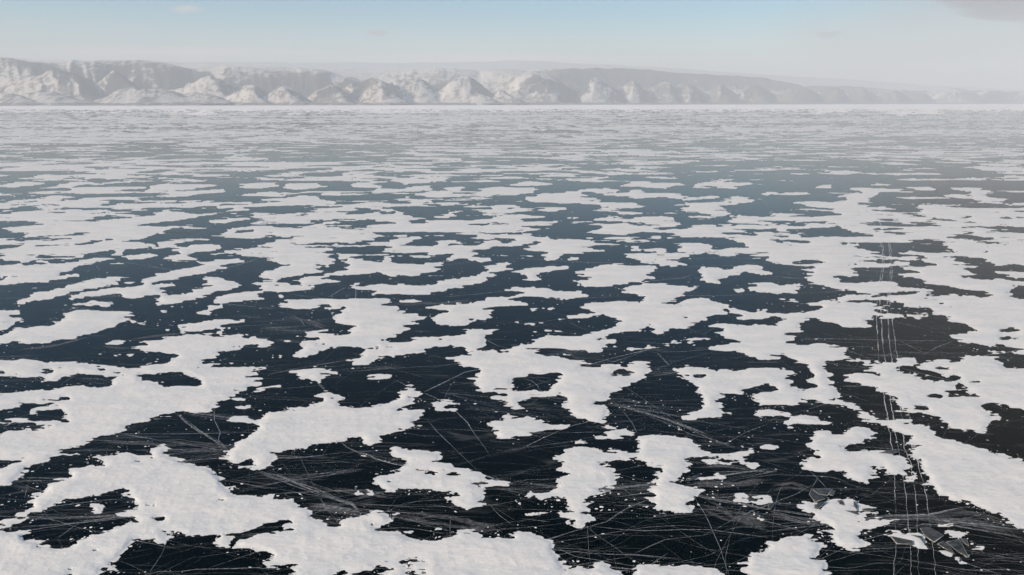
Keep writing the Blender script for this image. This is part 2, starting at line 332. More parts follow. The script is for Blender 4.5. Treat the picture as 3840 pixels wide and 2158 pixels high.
TILES['C2'] = (960,780,.37267,780,1150,0, '''
S 885,100 950,60 1100,30 1190,0 1370,0 1470,45 1560,65 1560,90 1640,115 1560,160 1440,185 1260,180 1340,140 1180,140 1190,115 1060,115 960,135
I 1200,55 1270,40 1330,48 1280,65
S 470,40 560,0 1100,0 1000,20 900,40 780,60 720,40 600,55
S 120,130 260,90 250,70 400,55 440,65 400,95 700,95 560,115 480,140 300,150 290,120 200,130
S 0,175 110,175 280,200 470,205 560,170 660,145 850,140 720,165 600,185 560,210 800,215 1060,230 1180,265 1240,290 1140,325 1000,345 960,370 850,375 900,330 800,300 700,290 660,300 720,325 800,330 740,345 560,355 480,380 420,395 280,410 260,440 300,460 280,490 120,500 190,470 130,430 200,395 20,395 60,375 110,350 240,310 220,280 140,290 230,240 100,240 0,265
I 300,240 440,232 460,240 360,250
I 340,290 440,265 530,250 440,285
I 970,255 1080,250 1060,260
I 280,330 400,325 340,350 300,345
S 120,650 240,600 280,560 150,550 170,520 290,510 340,520 400,490 720,490 790,540 770,570 700,600 640,575 540,620 560,655 400,680 200,715 150,700 170,680
S 270,440 420,415 780,410 810,420 700,435 560,445 520,470 400,440
S 870,490 970,480 1000,500 940,525
S 450,720 620,690 780,640 860,600 890,560 990,520 1060,520 1130,540 1260,540 1310,500 1310,480 1600,465 1640,480 1340,500 1300,530 1400,560 1600,565 1780,530 1850,520 1620,500 1780,450 1800,410 1770,350 1840,325 1960,325 2090,340 2010,380 2010,400 2060,430 1900,450 1800,470 1840,530 2060,480 2180,440 2230,460 2200,490 2160,540 2110,520 2120,500 2000,500 1880,545 1850,590 1810,620 1720,640 1640,650 1560,690 1440,695 1430,660 1390,695 1290,690 1240,650 1160,630 1110,660 1000,680 740,690 680,710 500,730
S 1310,360 1320,340 1500,300 1640,290 1630,320 1580,350 1490,370 1620,385 1720,390 1560,415 1380,425 1320,400 1380,370
S 1320,290 1400,270 1500,265 1420,300
S 1520,200 1600,170 1680,140 1820,115 2080,115 2160,140 2300,120 2320,135 2200,175 2330,210 2250,240 2160,250 2140,285 2080,280 2110,255 1940,240 1700,240 1640,240
I 1700,175 1760,160 1980,160 1960,172 1760,180
S 1770,105 1900,50 1800,40 2120,20 2020,50 1960,90 1850,105
S 2260,360 2300,330 2420,320 2480,370 2440,400 2330,415 2250,440 2190,410 2250,390
S 2160,300 2340,265 2500,260 2460,300 2380,320 2200,310
S 2350,90 2420,75 2576,65 2576,150 2420,155
S 2310,20 2400,0 2576,0 2460,30
S 2500,380 2576,345 2576,410 2510,400
S 2320,580 2400,560 2520,545 2576,560 2576,610 2480,630 2380,660 2330,620
S 1060,800 1160,770 1300,770 1600,765 1640,780 1800,770 1870,760 1860,740 1980,710 1700,690 1960,690 2160,680 2300,660 2420,660 2450,680 2380,720 2340,750 2240,770 2120,800 2020,830 1870,840 1800,860 1700,870 1540,885 1400,870 1150,870 1230,840 1130,825
S 0,750 200,730 320,740 390,750 270,780 460,770 440,740 560,720 840,715 1000,730 980,760 900,765 700,760 620,790 580,820 400,830 330,860 300,890 220,910 300,850 180,850 100,850 40,880 0,900 0,830 140,800 0,785
S 890,780 1000,750 1110,740 1040,780 930,800
S 1220,730 1250,705 1320,710 1310,735
S 190,960 280,930 480,915 650,910 720,930 1000,920 1160,910 1310,895 1330,940 1230,980 1260,985 1400,990 1440,1010 1540,1030 1700,1050 1860,1060 1840,1073 600,1073 640,1040 760,980 820,965 700,960 590,1000 440,1000 400,1030 160,1020 240,970
S 1770,1000 1840,965 2000,960 2180,950 2320,930 2440,900 2576,880 2576,985 2440,985 2380,1000 2360,1040 2380,1073 1900,1073 1940,1050 1860,1030
S 2160,560 2250,500 2340,540 2200,570
S 1110,490 1160,465 1220,455 1180,480
S 1420,940 1540,920 1660,935 1520,950
S 200,20 330,15 240,35
S 0,115 80,100 60,120
''')
TILES['C3'] = (1920,780,.37267,780,1150,0, '''
S 0,70 120,75 290,68 200,95 60,110 0,145
S 250,10 320,0 560,0 540,30 740,40 600,55 430,45 320,45
S 730,25 900,0 1140,10 1100,30 1320,40 1240,65 1120,65 1000,50
S 1340,45 1380,35 1420,50 1370,58
S 1470,45 1640,45 1600,70 1540,65
S 1640,0 2060,0 2200,40 2240,85 2120,85 1980,65 1860,40 1720,35
S 280,145 400,125 520,130 430,170 380,205 330,210 330,180
S 390,100 600,95 560,110
S 760,170 980,165 1140,145 1180,160 1300,180 1440,200 1380,215 1280,235 1240,270 1100,280 960,265 820,245 840,210
S 1140,105 1340,95 1520,90 1700,120 1720,160 1680,185 1580,190 1440,175 1330,160 1240,150 1320,130 1300,118
S 770,110 1060,90 900,110 800,122
S 1550,230 1700,210 1860,170 2000,170 2120,205 2110,230 2150,250 2060,275 1960,265 1900,295 1870,290 1840,250 1700,240
S 2170,120 2300,100 2420,75 2490,90 2480,145 2370,150 2280,130 2230,145
S 2050,170 2240,165 2120,185
S 2140,310 2300,290 2420,280 2450,245 2576,260 2576,440 2480,430 2370,410 2300,370 2290,340
S 2180,440 2350,430 2400,455 2350,480 2250,465
S 0,195 170,200 250,220 120,250 230,255 180,310 240,350 120,375 0,400 0,340 90,320 40,300 100,240 60,220 0,225
S 120,405 290,360 380,320 560,310 620,330 860,340 1040,345 1160,370 1240,390 1290,420 1280,445 1200,410 1100,385 900,375 700,385 560,370 520,400 700,430 760,470 640,470 500,475 410,520 330,525 310,460 280,430
S 210,320 250,295 390,290 320,335
S 830,425 1000,455 1240,455 1360,450 1370,410 1500,410 1570,440 1480,480 1490,500 1430,560 1390,550 1280,555 1250,530 1260,505 1120,495 1060,470 940,445
S 1430,575 1500,500 1640,450 1680,420 1640,370 1720,345 1920,350 1960,390 2020,420 1900,420 1890,470 1720,490 1690,560 1660,585 1540,590
I 1660,455 1760,440 1800,460 1700,465
S 600,625 700,600 870,595 1000,580 1260,580 1390,575 1440,590 1390,620 1420,630 1390,680 1340,720 1300,745 1060,770 920,790 700,795 680,770 570,760 680,740 690,690 620,650
S 20,655 120,600 300,590 500,585 570,610 440,640 310,670 300,700 260,735 180,735 160,680 60,665
S 0,840 50,800 300,810 430,820 400,850 600,850 690,825 740,860 760,880 640,920 500,935 440,900 350,935 290,900 60,900 0,960
S 520,515 560,490 620,510 560,525
S 1060,820 1160,790 1300,755 1500,760 1640,780 1840,790 1870,820 1770,840 1640,860 1640,890 1540,910 1550,980 1680,990 1740,920 1820,900 1960,910 2060,950 2130,970 2140,1030 2100,1073 860,1073 830,1020 740,1000 620,990 720,960 900,945 1120,950 1330,960 1330,930 1240,900 1160,870 1090,860
S 1840,640 1920,600 2020,610 2100,630 2240,600 2330,570 2500,570 2540,630 2530,680 2470,660 2330,640 2240,660 2130,710 2080,760 2030,770 1990,740 1940,690
S 2370,790 2450,770 2576,760 2576,860 2480,850 2430,810
S 100,1025 320,1000 460,1000 340,1020 180,1035
S 2140,850 2300,835 2400,825 2280,850 2180,858
S 2200,930 2240,920 2270,935 2220,945
S 2160,1040 2220,1010 2400,1073 2160,1073
S 1390,290 1460,280 1520,300 1440,315
S 1560,300 1640,300 1600,320
S 780,300 830,290 860,310
S 870,590 1060,570 1220,565 1100,585
S 0,560 90,565 40,580 0,585
''')
TILES['C4'] = (2880,780,.37267,780,1150,1, '''
I 0,0 480,0 640,30 740,65 560,75 470,90 560,130 600,155 480,170 420,165 290,205 200,185 0,150
S 60,120 110,60 100,30 180,50 360,65 400,75 300,100 190,130 110,135
I 0,150 60,155 500,145 700,155 760,165 560,165 400,165 290,190 300,210 560,200 720,190 790,235 900,245 1080,280 920,290 830,300 690,275 640,305 560,320 440,330 520,370 430,380 290,395 200,380 90,350 70,300 60,270 0,250 0,205 100,240 250,245 200,210 200,180 0,160
S 0,165 200,175 210,200 250,245 120,245 0,205
S 180,290 350,295 260,300 200,310 210,330 140,325
I 640,340 810,345 740,375 660,365
I 890,10 1000,20 1000,50 1080,80 1050,60 1080,20 1300,0 1560,0 1560,45 1420,45 1660,80 1620,90 1480,100 1360,85 1180,90 1250,110 1250,140 1500,150 1580,145 1600,120 1700,95 1800,120 1920,130 2100,130 2280,160 2400,190 2576,210 2576,260 2300,240 2240,240 2060,230 1980,215 2120,285 2200,330 2400,345 2576,320 2576,390 2400,390 2200,400 2000,360 1880,330 1700,300 1880,300 1960,260 1940,200 1820,185 1460,190 1180,180 1050,175 870,145 1040,140 1000,110 920,70 820,55 900,55
S 1980,210 2060,200 2240,205 2260,220 2180,240 2020,235
S 1250,130 1320,110 1480,105 1620,90 1640,105 1580,145 1480,148 1300,142
I 1030,205 1140,210 1110,240 1050,230
I 1160,205 1320,210 1430,255 1550,260 1740,250 1560,265 1360,280 1200,260
I 1440,345 1480,315 1640,305 1690,350 1660,380 1800,400 1880,440 2060,470 1900,470 1600,450 1540,460 1420,420 1360,450 1160,450 1100,430 980,420 940,380 880,345 1100,360 1200,340 1340,350
I 810,510 900,480 1010,470 1110,460 1420,470 1560,480 1690,520 1620,530 1600,580 1440,590 1420,560 1340,540 1240,560 1140,550 1000,540 870,530
I 840,610 960,590 1100,600 1250,580 1400,590 1600,600 1460,620 1440,650 1340,670 1420,690 1580,740 1700,780 1860,780 1920,800 2060,830 2200,845 2250,880 2350,910 2250,910 2100,890 1900,880 1740,870 1680,890 1600,870 1560,820 1420,810 1300,780 1340,760 1220,740 1190,700 1150,750 1000,750 840,770 760,765 710,740 770,730 700,700 760,670 840,680 820,720 940,710 860,660
S 1190,700 1270,705 1310,735 1230,740
I 0,430 190,430 260,490 120,500 0,495
I 250,540 360,510 500,515 530,540 420,555 340,560 260,565
I 0,570 200,580 300,590 480,590 500,600 380,620 520,660 440,680 330,700 400,740 470,770 560,775 620,800 720,820 860,830 910,850 840,870 720,885 700,920 640,960 610,920 500,940 330,980 540,990 560,1010 420,1050 300,1060 120,1073 0,1050 0,870 120,850 250,850 390,820 410,770 360,755 200,760 0,750
S 70,910 180,915 340,945 250,950 100,930
S 0,970 130,965 40,985
I 690,600 700,575 840,560 760,590
I 890,880 1000,880 1090,870 1130,850 1230,850 1260,840 1440,840 1450,880 1380,890 1100,905 1000,910 900,905
I 740,930 900,915 1080,930 1200,940 1340,950 1480,995 1600,1005 1580,1020 1650,1060 1660,1073 1120,1073 1120,1030 1250,1010 1350,990 1240,970 1180,990 1100,980 960,950 800,950
I 1780,490 1860,475 2000,485 2160,500 2250,530 2230,570 2100,575 1960,570 1760,555 1960,550 1900,530
I 2010,610 2130,600 2260,580 2400,555 2576,580 2576,640 2300,650 2350,690 2440,700 2576,720 2576,745 2400,730 2330,720 2160,730 2000,700 1870,690 2080,670 2020,640
I 2400,820 2576,800 2576,930 2480,900 2480,850
I 2430,760 2540,750 2560,790
I 1950,390 2100,385 2100,400 2000,402
I 2120,430 2230,435 2160,445
I 1930,90 2060,85 2060,105 1960,110
I 2330,155 2400,145 2430,165 2360,175
I 1790,25 1920,10 1920,20 1840,40
I 2060,30 2260,40 2400,80 2560,90 2576,100 2420,105 2260,70 2120,50
I 2500,30 2576,20 2576,60
I 1720,950 1760,960 1870,990 1760,990
''')
TILES['D1'] = (0,380,.4969,650,780,0, '''
S 460,690 600,650 780,650 1130,650 900,680 720,695 560,697
S 1050,700 1180,640 1340,600 1380,610 1300,635 1500,625 1660,628 1480,660 1300,680 1140,697
S 1080,735 1260,700 1450,680 1640,668 1700,685 1560,705 1340,720 1180,728
S 1800,710 2000,680 2130,690 2060,715 1900,722
S 2120,650 2180,620 2420,625 2400,650 2250,665 2200,672
S 1840,650 1900,610 2040,590 2150,600 2100,635 1960,655
S 280,730 360,712 540,715 440,732
S 0,700 130,705 60,720 0,722
S 20,765 130,745 250,750 140,762
S 350,780 460,745 700,735 840,750 860,765 740,790 640,805 560,800
S 960,825 1080,780 1330,770 1340,790 1180,805
S 1310,805 1420,760 1600,755 1560,775 1420,805
S 1600,805 1660,795 1900,780 2000,765 2140,765 2000,740 2160,722 2380,722 2440,745 2460,770 2300,785 2150,785 1960,805
S 870,765 1000,745 1110,740 1060,760
S 2440,705 2576,685 2576,705 2470,715
S 1140,830 1260,812 1400,815 1440,835
S 300,655 420,640 560,610 700,600 600,640 400,665
S 640,635 800,605 960,600 860,625 700,640
S 1200,580 1300,560 1500,560 1700,575 1600,592 1400,585
S 0,640 200,605 360,590 340,620 150,645
''')
TILES['D2'] = (1280,380,.4969,650,780,0, '''
S 60,650 110,620 260,620 330,640 200,655
S 200,690 260,660 420,670 560,640 700,640 640,670 500,680 360,690
S 420,630 520,605 700,590 860,560 980,540 1060,555 940,580 700,610 520,635
S 940,570 1000,590 1180,570 1330,585 1200,605 1040,605
S 600,700 650,685 790,680 800,700 960,710 870,720 700,730 640,725
S 360,740 480,725 600,735 480,765 410,765
S 780,655 900,640 960,655 880,675 800,675
S 1050,690 1070,665 1200,650 1500,655 1480,675 1400,690 1280,710 1200,705 1180,690
S 1310,625 1400,600 1680,610 1540,620 1620,635 1480,640 1380,645
S 1380,750 1380,720 1600,690 1860,680 1850,720 1720,725 1860,760 2000,765 2210,770 2160,800 2050,805 1900,805 1800,770 1540,770 1460,765
S 1840,665 1980,658 2080,670 2060,700 1980,690 1890,685
S 2000,710 2180,690 2260,665 2300,690 2576,690 2576,735 2400,720 2180,730
S 2080,575 2300,560 2480,525 2576,530 2576,640 2500,670 2300,655 2180,645 2120,620
S 0,795 120,765 320,765 260,790 60,830
S 680,765 790,760 880,790 740,790
S 940,790 1080,790 1230,780 1400,800 1300,815 1090,830
S 1450,590 1540,570 1640,575 1560,590
S 1390,545 1560,540 1780,560 1640,572 1480,560
S 150,805 250,800 380,800 430,815 100,815
S 560,820 700,805 800,800 900,805 760,815
''')
TILES['D3'] = (2560,380,.4969,650,780,0, '''
S 30,600 150,595 560,600 480,640 420,660 280,650 180,665 60,645 60,620
S 600,680 730,680 700,715 640,705
S 740,700 800,680 960,680 980,710 860,712
S 330,715 440,710 600,730 520,770 400,765 380,740
S 620,735 840,720 780,740 660,742
S 0,760 140,765 400,765 370,780 270,790 280,815 150,810 0,800
S 860,765 960,750 1080,755 1150,770 1250,720 1160,735 1250,690 1420,680 1480,700 1400,740 1380,800 1360,815 1100,810 960,800 900,775
S 980,660 1040,630 1160,625 1190,645 1130,665
S 1240,655 1500,655 1660,665 1760,695 1560,690 1400,690
S 1680,645 1860,645 1920,670 1780,675
S 1990,655 2200,650 2390,690 2280,700 2090,680
S 2120,735 2170,700 2280,700 2320,725 2480,735 2400,760 2260,765
S 2480,770 2576,745 2576,795 2500,790
S 1800,785 1950,790 2090,820 1920,840
S 560,580 640,570 860,600 700,600
S 40,730 180,720 320,715 240,730 60,750
S 1480,620 1640,630 1560,645 1450,640
S 1040,695 1150,690 1100,705
''')
# cracks: tile, ribbon width in metres, points
CRACKS = '''
A1 .22 1730,0 1850,80 1960,150 2080,220 2140,280
A1 .10 1140,115 1300,145 1500,180 1750,215 1950,250 2130,280
A1 .05 2020,0 2070,100 2050,180 2140,270
A1 .14 0,935 230,915 600,910 900,900 1170,880
A1 .08 400,815 700,775 1000,740 1200,730
A1 .06 1000,120 1500,120 2000,115 2405,105
A1 .05 230,720 260,600 300,500 420,380
A1 .04 1400,1430 1520,1250 1600,1030
A1 .05 540,1100 700,980 830,920
A1 .08 140,535 400,535 640,540
A1 .06 870,180 1200,190 1500,200
A2 .24 100,470 200,505 330,560 450,610 560,650 700,710 830,760 900,780 960,870
A2 .12 780,180 850,250 950,295 1030,310 1110,350 1250,390 1400,420 1700,460 2080,490 2405,590
A2 .05 1620,0 1700,100 1830,220 1950,340 2080,460
A2 .06 1970,0 2070,140 2200,320
A2 .06 2180,770 2280,880 2405,970
A2 .06 430,795 700,810 930,830
A2 .06 1250,830 1400,770 1600,745 1780,740
A2 .04 1350,75 1900,80 2260,100
A2 .05 1620,785 1760,800 1900,830
A2 .07 480,400 800,380 1000,400
A3 .18 0,560 200,590 540,625
A3 .12 800,650 1000,630 1200,600 1400,605
A3 .06 700,985 1050,1020 1300,1030 1600,1020 1850,1020 2100,1050 2405,1095
A3 .04 1710,710 1830,900 1950,1180 2040,1448
A3 .03 710,990 720,1200 740,1380
A3 .05 350,1155 600,1275 900,1320 1200,1370
A3 .06 1390,0 1720,140 1830,160 2050,240 2300,250
A3 .14 1480,0 1700,90 1900,180 2090,240
A3 .20 1640,680 1900,740 2150,780 2405,830
A3 .12 1620,560 1900,520 2405,450
A3 .10 1990,220 2200,100 2405,30
A3 .08 100,250 400,110 520,60
A3 .08 0,110 500,110 870,100
A3 .06 70,915 200,930 350,945
A4 .24 0,840 200,900 420,965
A4 .12 420,965 800,935 1100,890 1500,880 1900,800
A4 .15 1500,940 1800,990 2100,1040 2405,1100
A4 .05 0,500 300,510 560,520 740,560
A4 .05 560,630 900,650 1200,680 1500,690
A4 .07 890,1205 1200,1188 1480,1180
A4 .07 1480,1180 1700,1260 1900,1350 2200,1448
A4 .06 400,640 560,720 620,790
A4 .04 470,530 410,640
A4 .08 1370,990 1450,965 1660,975
A4 .05 380,460 460,530 550,630
B1 .22 1760,1070 1830,1120 1900,1180 2030,1288
B1 .12 1830,1045 2000,1080 2170,1100 2400,1140
B1 .06 700,5 900,30 1060,45
B1 .06 640,530 900,480 1200,440 1300,430
B1 .15 790,670 1000,690 1220,715
B1 .05 2150,1010 2160,1150 2220,1280
B1 .05 590,800 700,730 790,680
B2 .08 0,200 300,210 600,240
B2 .08 210,50 350,85 450,130 490,195
B2 .08 480,165 600,190 710,235
B2 .20 100,690 500,605 800,560 1000,520
B2 .12 1690,860 1900,760 2100,660 2320,620
B2 .08 1610,455 1750,490 1990,540
B2 .08 2280,315 2420,390 2576,430
B2 .06 1380,730 1450,765 1520,800
B2 .15 620,770 650,800 690,840
B2 .08 1690,870 1760,900 1830,930
B2 .10 2010,1050 2130,1170 2200,1288
B2 .04 1900,920 1940,830 2010,730
B2 .04 0,830 300,825 700,790
B3 .06 130,185 400,230 640,285
B3 .08 0,180 300,150 650,110
B3 .06 280,40 560,90 640,100
B3 .06 580,160 670,205 760,250
B3 .06 1080,345 1300,365 1550,375 1750,355
B3 .12 700,610 1000,520 1300,450 1400,430
B3 .08 940,580 1200,500 1450,400
B3 .15 1450,460 1530,540 1590,600
B3 .07 1420,460 1700,455 2030,430
B3 .06 600,510 900,535 1120,570
B3 .28 1000,970 1300,1060 1560,1140 1800,1230 1960,1288
B3 .06 940,985 1100,1010 1400,1110 1600,1190 1800,1288
B3 .05 1110,1040 1200,1160 1260,1270
B3 .06 1760,220 1920,280 1980,300
B3 .05 1920,275 1990,240 2050,210
B3 .06 100,720 200,750 260,800 280,850
B3 .06 160,705 280,745 400,780
B3 .05 120,830 300,770 430,730
B3 .06 200,970 280,920 400,885
B4 .15 270,325 600,325 1000,335 1500,345 1900,345
B4 .12 2180,490 2400,465 2540,430
B4 .08 1550,490 1700,410 1870,345
B4 .06 1300,330 1450,410 1600,480
B4 .05 550,270 620,290 690,285
C1 .25 870,440 1000,480 1090,510
C1 .22 1240,545 1450,580 1750,630
C1 .70 2130,640 2330,590 2576,515
C1 .20 300,745 500,755 790,760
C1 .15 680,990 850,1015 1000,1040
C1 .12 2230,960 2400,980 2576,1000
C1 .12 0,910 120,908 250,905
C2 .20 330,870 500,890 700,915
C2 .12 730,900 830,840 900,800
C2 .12 1000,920 1002,850 1005,790
C2 .15 1860,580 2060,555 2200,540
C2 .15 1850,900 2200,870 2576,830
C2 .15 0,1000 100,1010 200,1020
C2 .15 1130,530 1170,490 1200,450
C3 .30 0,510 200,515 400,530 800,550 1200,560
C3 .25 1700,590 2000,585 2280,580
C3 .15 650,910 900,900 1220,885
C3 .12 1340,740 1700,710 1830,670
C3 .15 1640,880 2000,885 2576,870
C3 .20 1720,520 2200,500 2576,520
C4 .15 1210,340 1300,370 1420,420
C4 .12 850,620 1150,645 1360,660
C4 .12 0,690 200,700 400,720
C4 .15 220,860 500,855 800,835
C4 .10 950,685 1150,688 1340,690
'''
# tyre lines, each a chain through tiles from far to near
TRACKS = [
 'D3 1335,550 1345,650 1355,740 1390,820;C4 1040,90 1065,170 1085,230 1110,300 1140,380 1150,440 1150,560 1145,600 1130,700 1120,760 1105,870 1095,980;B4 1090,100 1105,380 1115,560 1160,850 1210,1150;A4 1120,50 1145,110 1165,290 1185,510 1190,700 1200,860 1205,960 1200,1110 1195,1290 1180,1448',
 'C4 1055,90 1080,170 1100,230 1125,300 1155,380 1165,440 1168,560 1163,600 1148,700 1140,760 1125,870 1125,980;B4 1140,100 1150,350 1175,520 1200,700 1230,940 1265,1150;A4 1185,60 1210,180 1235,330 1275,540 1300,780 1320,960 1345,1250 1350,1448',
 'D3 1370,620 1405,770 1440,830;C4 1080,50 1130,170 1150,260 1210,350 1225,440 1230,560 1230,690 1220,760 1205,900 1200,990;B4 1200,20 1220,330 1250,600 1290,850 1340,1060 1355,1150;A4 1268,20 1275,250 1340,400 1370,600 1390,800 1405,960 1410,1200 1415,1448',
 'C4 1095,50 1143,170 1165,260 1226,350 1242,440 1248,560 1248,690 1240,760 1228,900 1225,990;B4 1250,110 1290,460 1320,620 1370,850 1410,1060 1435,1150;A4 1345,20 1350,230 1430,460 1470,600 1500,830 1520,960 1545,1170 1575,1448',
]
PLATES = '''
A4 410,645 540,640 610,652 560,708 470,690
A4 385,700 402,655 545,738 440,768
A4 428,820 462,782 550,767 478,830
A4 660,752 692,746 720,795 672,790
A4 882,832 958,822 996,850 905,852
A4 722,846 830,852 848,884
A4 802,758 838,802 842,846 803,800
A4 575,702 608,655 636,658 612,712
A4 1140,1092 1368,1132 1368,1166 1205,1163
A4 1345,1074 1440,1085 1478,1162 1425,1108
A4 1425,1012 1520,1002 1655,1082 1560,1150 1470,1085
A4 1672,1145 1798,1112 1890,1290 1780,1232
A4 1804,1112 1868,1112 1888,1182 1842,1152
A4 1585,1165 1638,1138 1682,1152 1758,1258 1625,1185
A3 1645,548 1742,512 1772,522 1682,556
A4 0,772 68,782 22,840 0,835
A4 1045,305 1130,280 1240,285 1180,312
'''
BELTS = '''
A2 .9 430,800 700,830 1000,880
A2 .7 600,640 900,660 1300,720
A2 1.0 1250,880 1700,930 2300,1010
A2 .5 480,900 760,950 900,960
A3 .8 1600,580 1900,600 2405,560
A3 1.6 1750,760 2000,900 2405,980
A3 .4 0,590 540,640 1300,600
A3 .4 1700,430 2000,420 2300,470
A4 .8 0,620 200,600 400,660
A4 .7 1000,900 1500,900 1900,960 2405,1080
A4 .5 1650,830 2000,900 2300,1000
A4 .6 0,860 250,930 500,960
A1 .6 1500,170 1900,220 2240,260
A1 .4 900,190 1400,220 1800,230
B1 1.2 100,440 500,400 900,300
B1 .9 1250,340 1500,300 1900,260
B1 .6 1000,390 1300,430
B2 .9 250,90 500,150 700,220
B2 .5 150,330 500,370
B3 .5 1350,700 1600,670 1780,640
B3 .4 1050,920 1300,980
B4 .9 950,480 1200,490 1420,520
B4 .4 700,800 940,800
C2 1.0 500,640 700,650 800,620
C2 1.2 1250,960 1700,970 2200,930
C1 1.5 1600,240 1800,250 2000,240
C1 1.2 500,860 900,900 1300,880
'''


def ground(px, py, z=0.0):
    """photo pixel -> metres on the ice plane"""
    px = np.asarray(px, float); py = np.asarray(py, float)
    dx = (px - 1920) / F_PX
    dy = (py - 1079) / F_PX
    t = (CAM_H - z) / (math.sin(PITCH) + dy * math.cos(PITCH))
    return dx * t, (math.cos(PITCH) - dy * math.sin(PITCH)) * t

def rise(py, Y):
    """height of something seen at photo row py, Y metres ahead"""
    dy = (py - 1079) / F_PX
    return CAM_H + Y * (-math.sin(PITCH) - dy * math.cos(PITCH)) / (math.cos(PITCH) - dy * math.sin(PITCH))

def pts_of(s):
    return np.array([[float(v) for v in p.split(',')] for p in s.split()])

def tile_pts(tile, s):
    x0, y0, sc = TILES[tile][:3]
    p = pts_of(s)
    return np.stack([p[:, 0] * sc + x0, p[:, 1] * sc + y0], 1)

def _hash(ix, iy, seed):
    h = (ix.astype(np.int64) * 374761393 + iy.astype(np.int64) * 668265263 + seed * 974634777) & 0xFFFFFFFF
    h = ((h ^ (h >> 13)) * 1274126177) & 0xFFFFFFFF
    h = h ^ (h >> 16)
    return (h & 0xFFFF).astype(np.float32) / 32767.5 - 1.0

def vnoise(x, y, seed=0):
    x0 = np.floor(x); y0 = np.floor(y)
    u = (x - x0).astype(np.float32); v = (y - y0).astype(np.float32)
    u = u * u * u * (u * (u * 6 - 15) + 10); v = v * v * v * (v * (v * 6 - 15) + 10)
    a = _hash(x0, y0, seed); b = _hash(x0 + 1, y0, seed)
    c = _hash(x0, y0 + 1, seed); d = _hash(x0 + 1, y0 + 1, seed)
    return a + (b - a) * u + (c - a) * v + (a - b - c + d) * u * v

def fbm(x, y, lam, octs, seed=0, gain=0.5, ridged=False):
    s = 0; amp = 1.0; tot = 0; f = 1.0 / lam
    for o in range(octs):
        n = vnoise(x * f + 17.3 * o, y * f - 9.1 * o, seed + o)
        if ridged: n = 1 - 2 * np.abs(n)
        s = s + amp * n; tot += amp; amp *= gain; f *= 2.03
    return s / tot

def sstep(a, b, x):
    t = np.clip((x - a) / (b - a), 0, 1)
    return t * t * (3 - 2 * t)

def box_blur(a, r, axis):
    c = np.cumsum(np.concatenate([np.repeat(np.take(a, [0], axis), r + 1, axis), a, np.repeat(np.take(a, [-1], axis), r, axis)], axis), axis, dtype=np.float64)
    n = a.shape[axis]
    hi = np.take(c, np.arange(2 * r + 1, 2 * r + 1 + n), axis)
    lo = np.take(c, np.arange(0, n), axis)
    return ((hi - lo) / (2 * r + 1)).astype(np.float32)

def tag(o, label=None, cat=None, group=None, kind=None):
    if label: o['label'] = label
    if cat: o['category'] = cat
    if group: o['group'] = group
    if kind: o['kind'] = kind
    return o

def mesh_obj(name, verts, loops, starts, totals, mat, smooth=True):
    me = bpy.data.meshes.new(name)
    me.vertices.add(len(verts)); me.vertices.foreach_set('co', np.asarray(verts, np.float32).ravel())
    me.loops.add(len(loops)); me.loops.foreach_set('vertex_index', np.asarray(loops, np.int32))
    me.polygons.add(len(starts))
    me.polygons.foreach_set('loop_start', np.asarray(starts, np.int32))
    me.polygons.foreach_set('loop_total', np.asarray(totals, np.int32))
    if smooth: me.polygons.foreach_set('use_smooth', np.ones(len(starts), bool))
    me.update(calc_edges=True)
    if mat: me.materials.append(mat)
    o = bpy.data.objects.new(name, me)
    COL.objects.link(o)
    return o

def grid_obj(name, X, Y, Z, mat):
    h, w = X.shape
    idx = np.arange(h * w).reshape(h, w)
    q = np.stack([idx[:-1, :-1], idx[:-1, 1:], idx[1:, 1:], idx[1:, :-1]], -1).reshape(-1, 4)
    n = len(q)
    return mesh_obj(name, np.stack([X, Y, Z], -1).reshape(-1, 3), q.ravel(), np.arange(n) * 4, np.full(n, 4), mat)

# ------------------------------------------------------------------ materials
def new_mat(name):
    m = bpy.data.materials.new(name)
    m.use_nodes = True
    nt = m.node_tree
    nt.nodes.clear()
    return m, nt.nodes, nt.links

def N(nodes, t, **kw):
    n = nodes.new(t)
    for k, v in kw.items():
        if k in n.inputs: n.inputs[k].default_value = v
        else: setattr(n, k, v)
    return n

def ramp(nodes, stops, interp='LINEAR'):
    r = nodes.new('ShaderNodeValToRGB')
    r.color_ramp.interpolation = interp
    e = r.color_ramp.elements
    while len(e) < len(stops): e.new(0.5)
    for el, (p, c) in zip(e, stops):
        el.position = p
        el.color = (c, c, c, 1) if not isinstance(c, tuple) else (*c, 1)
    return r

def noise_tex(nodes, links, scale, vec_scale=(1, 1, 1), rot=0.0, detail=4, rough=0.55, distort=0.0):
    tc = nodes.new('ShaderNodeTexCoord')
    mp = nodes.new('ShaderNodeMapping')
    mp.inputs['Scale'].default_value = vec_scale
    mp.inputs['Rotation'].default_value = (0, 0, rot)
    nz = nodes.new('ShaderNodeTexNoise')
    nz.inputs['Scale'].default_value = scale
    nz.inputs['Detail'].default_value = detail
    nz.inputs['Roughness'].default_value = rough
    nz.inputs['Distortion'].default_value = distort
    links.new(tc.outputs['Object'], mp.inputs['Vector'])
    links.new(mp.outputs[0], nz.inputs['Vector'])
    return nz

def mixc(nodes, links, fac, a, b):
    m = nodes.new('ShaderNodeMix')
    m.data_type = 'RGBA'
    for sock, v in ((0, fac), (6, a), (7, b)):
        if isinstance(v, bpy.types.NodeSocket): links.new(v, m.inputs[sock])
        else: m.inputs[sock].default_value = v if sock == 0 else (*v, 1)
    return m.outputs[2]

def math_n(nodes, links, op, a, b=None):
    m = nodes.new('ShaderNodeMath')
    m.operation = op
    m.use_clamp = True
    for i, v in enumerate((a, b)):
        if v is None: continue
        if isinstance(v, bpy.types.NodeSocket): links.new(v, m.inputs[i])
        else: m.inputs[i].default_value = v
    return m.outputs[0]

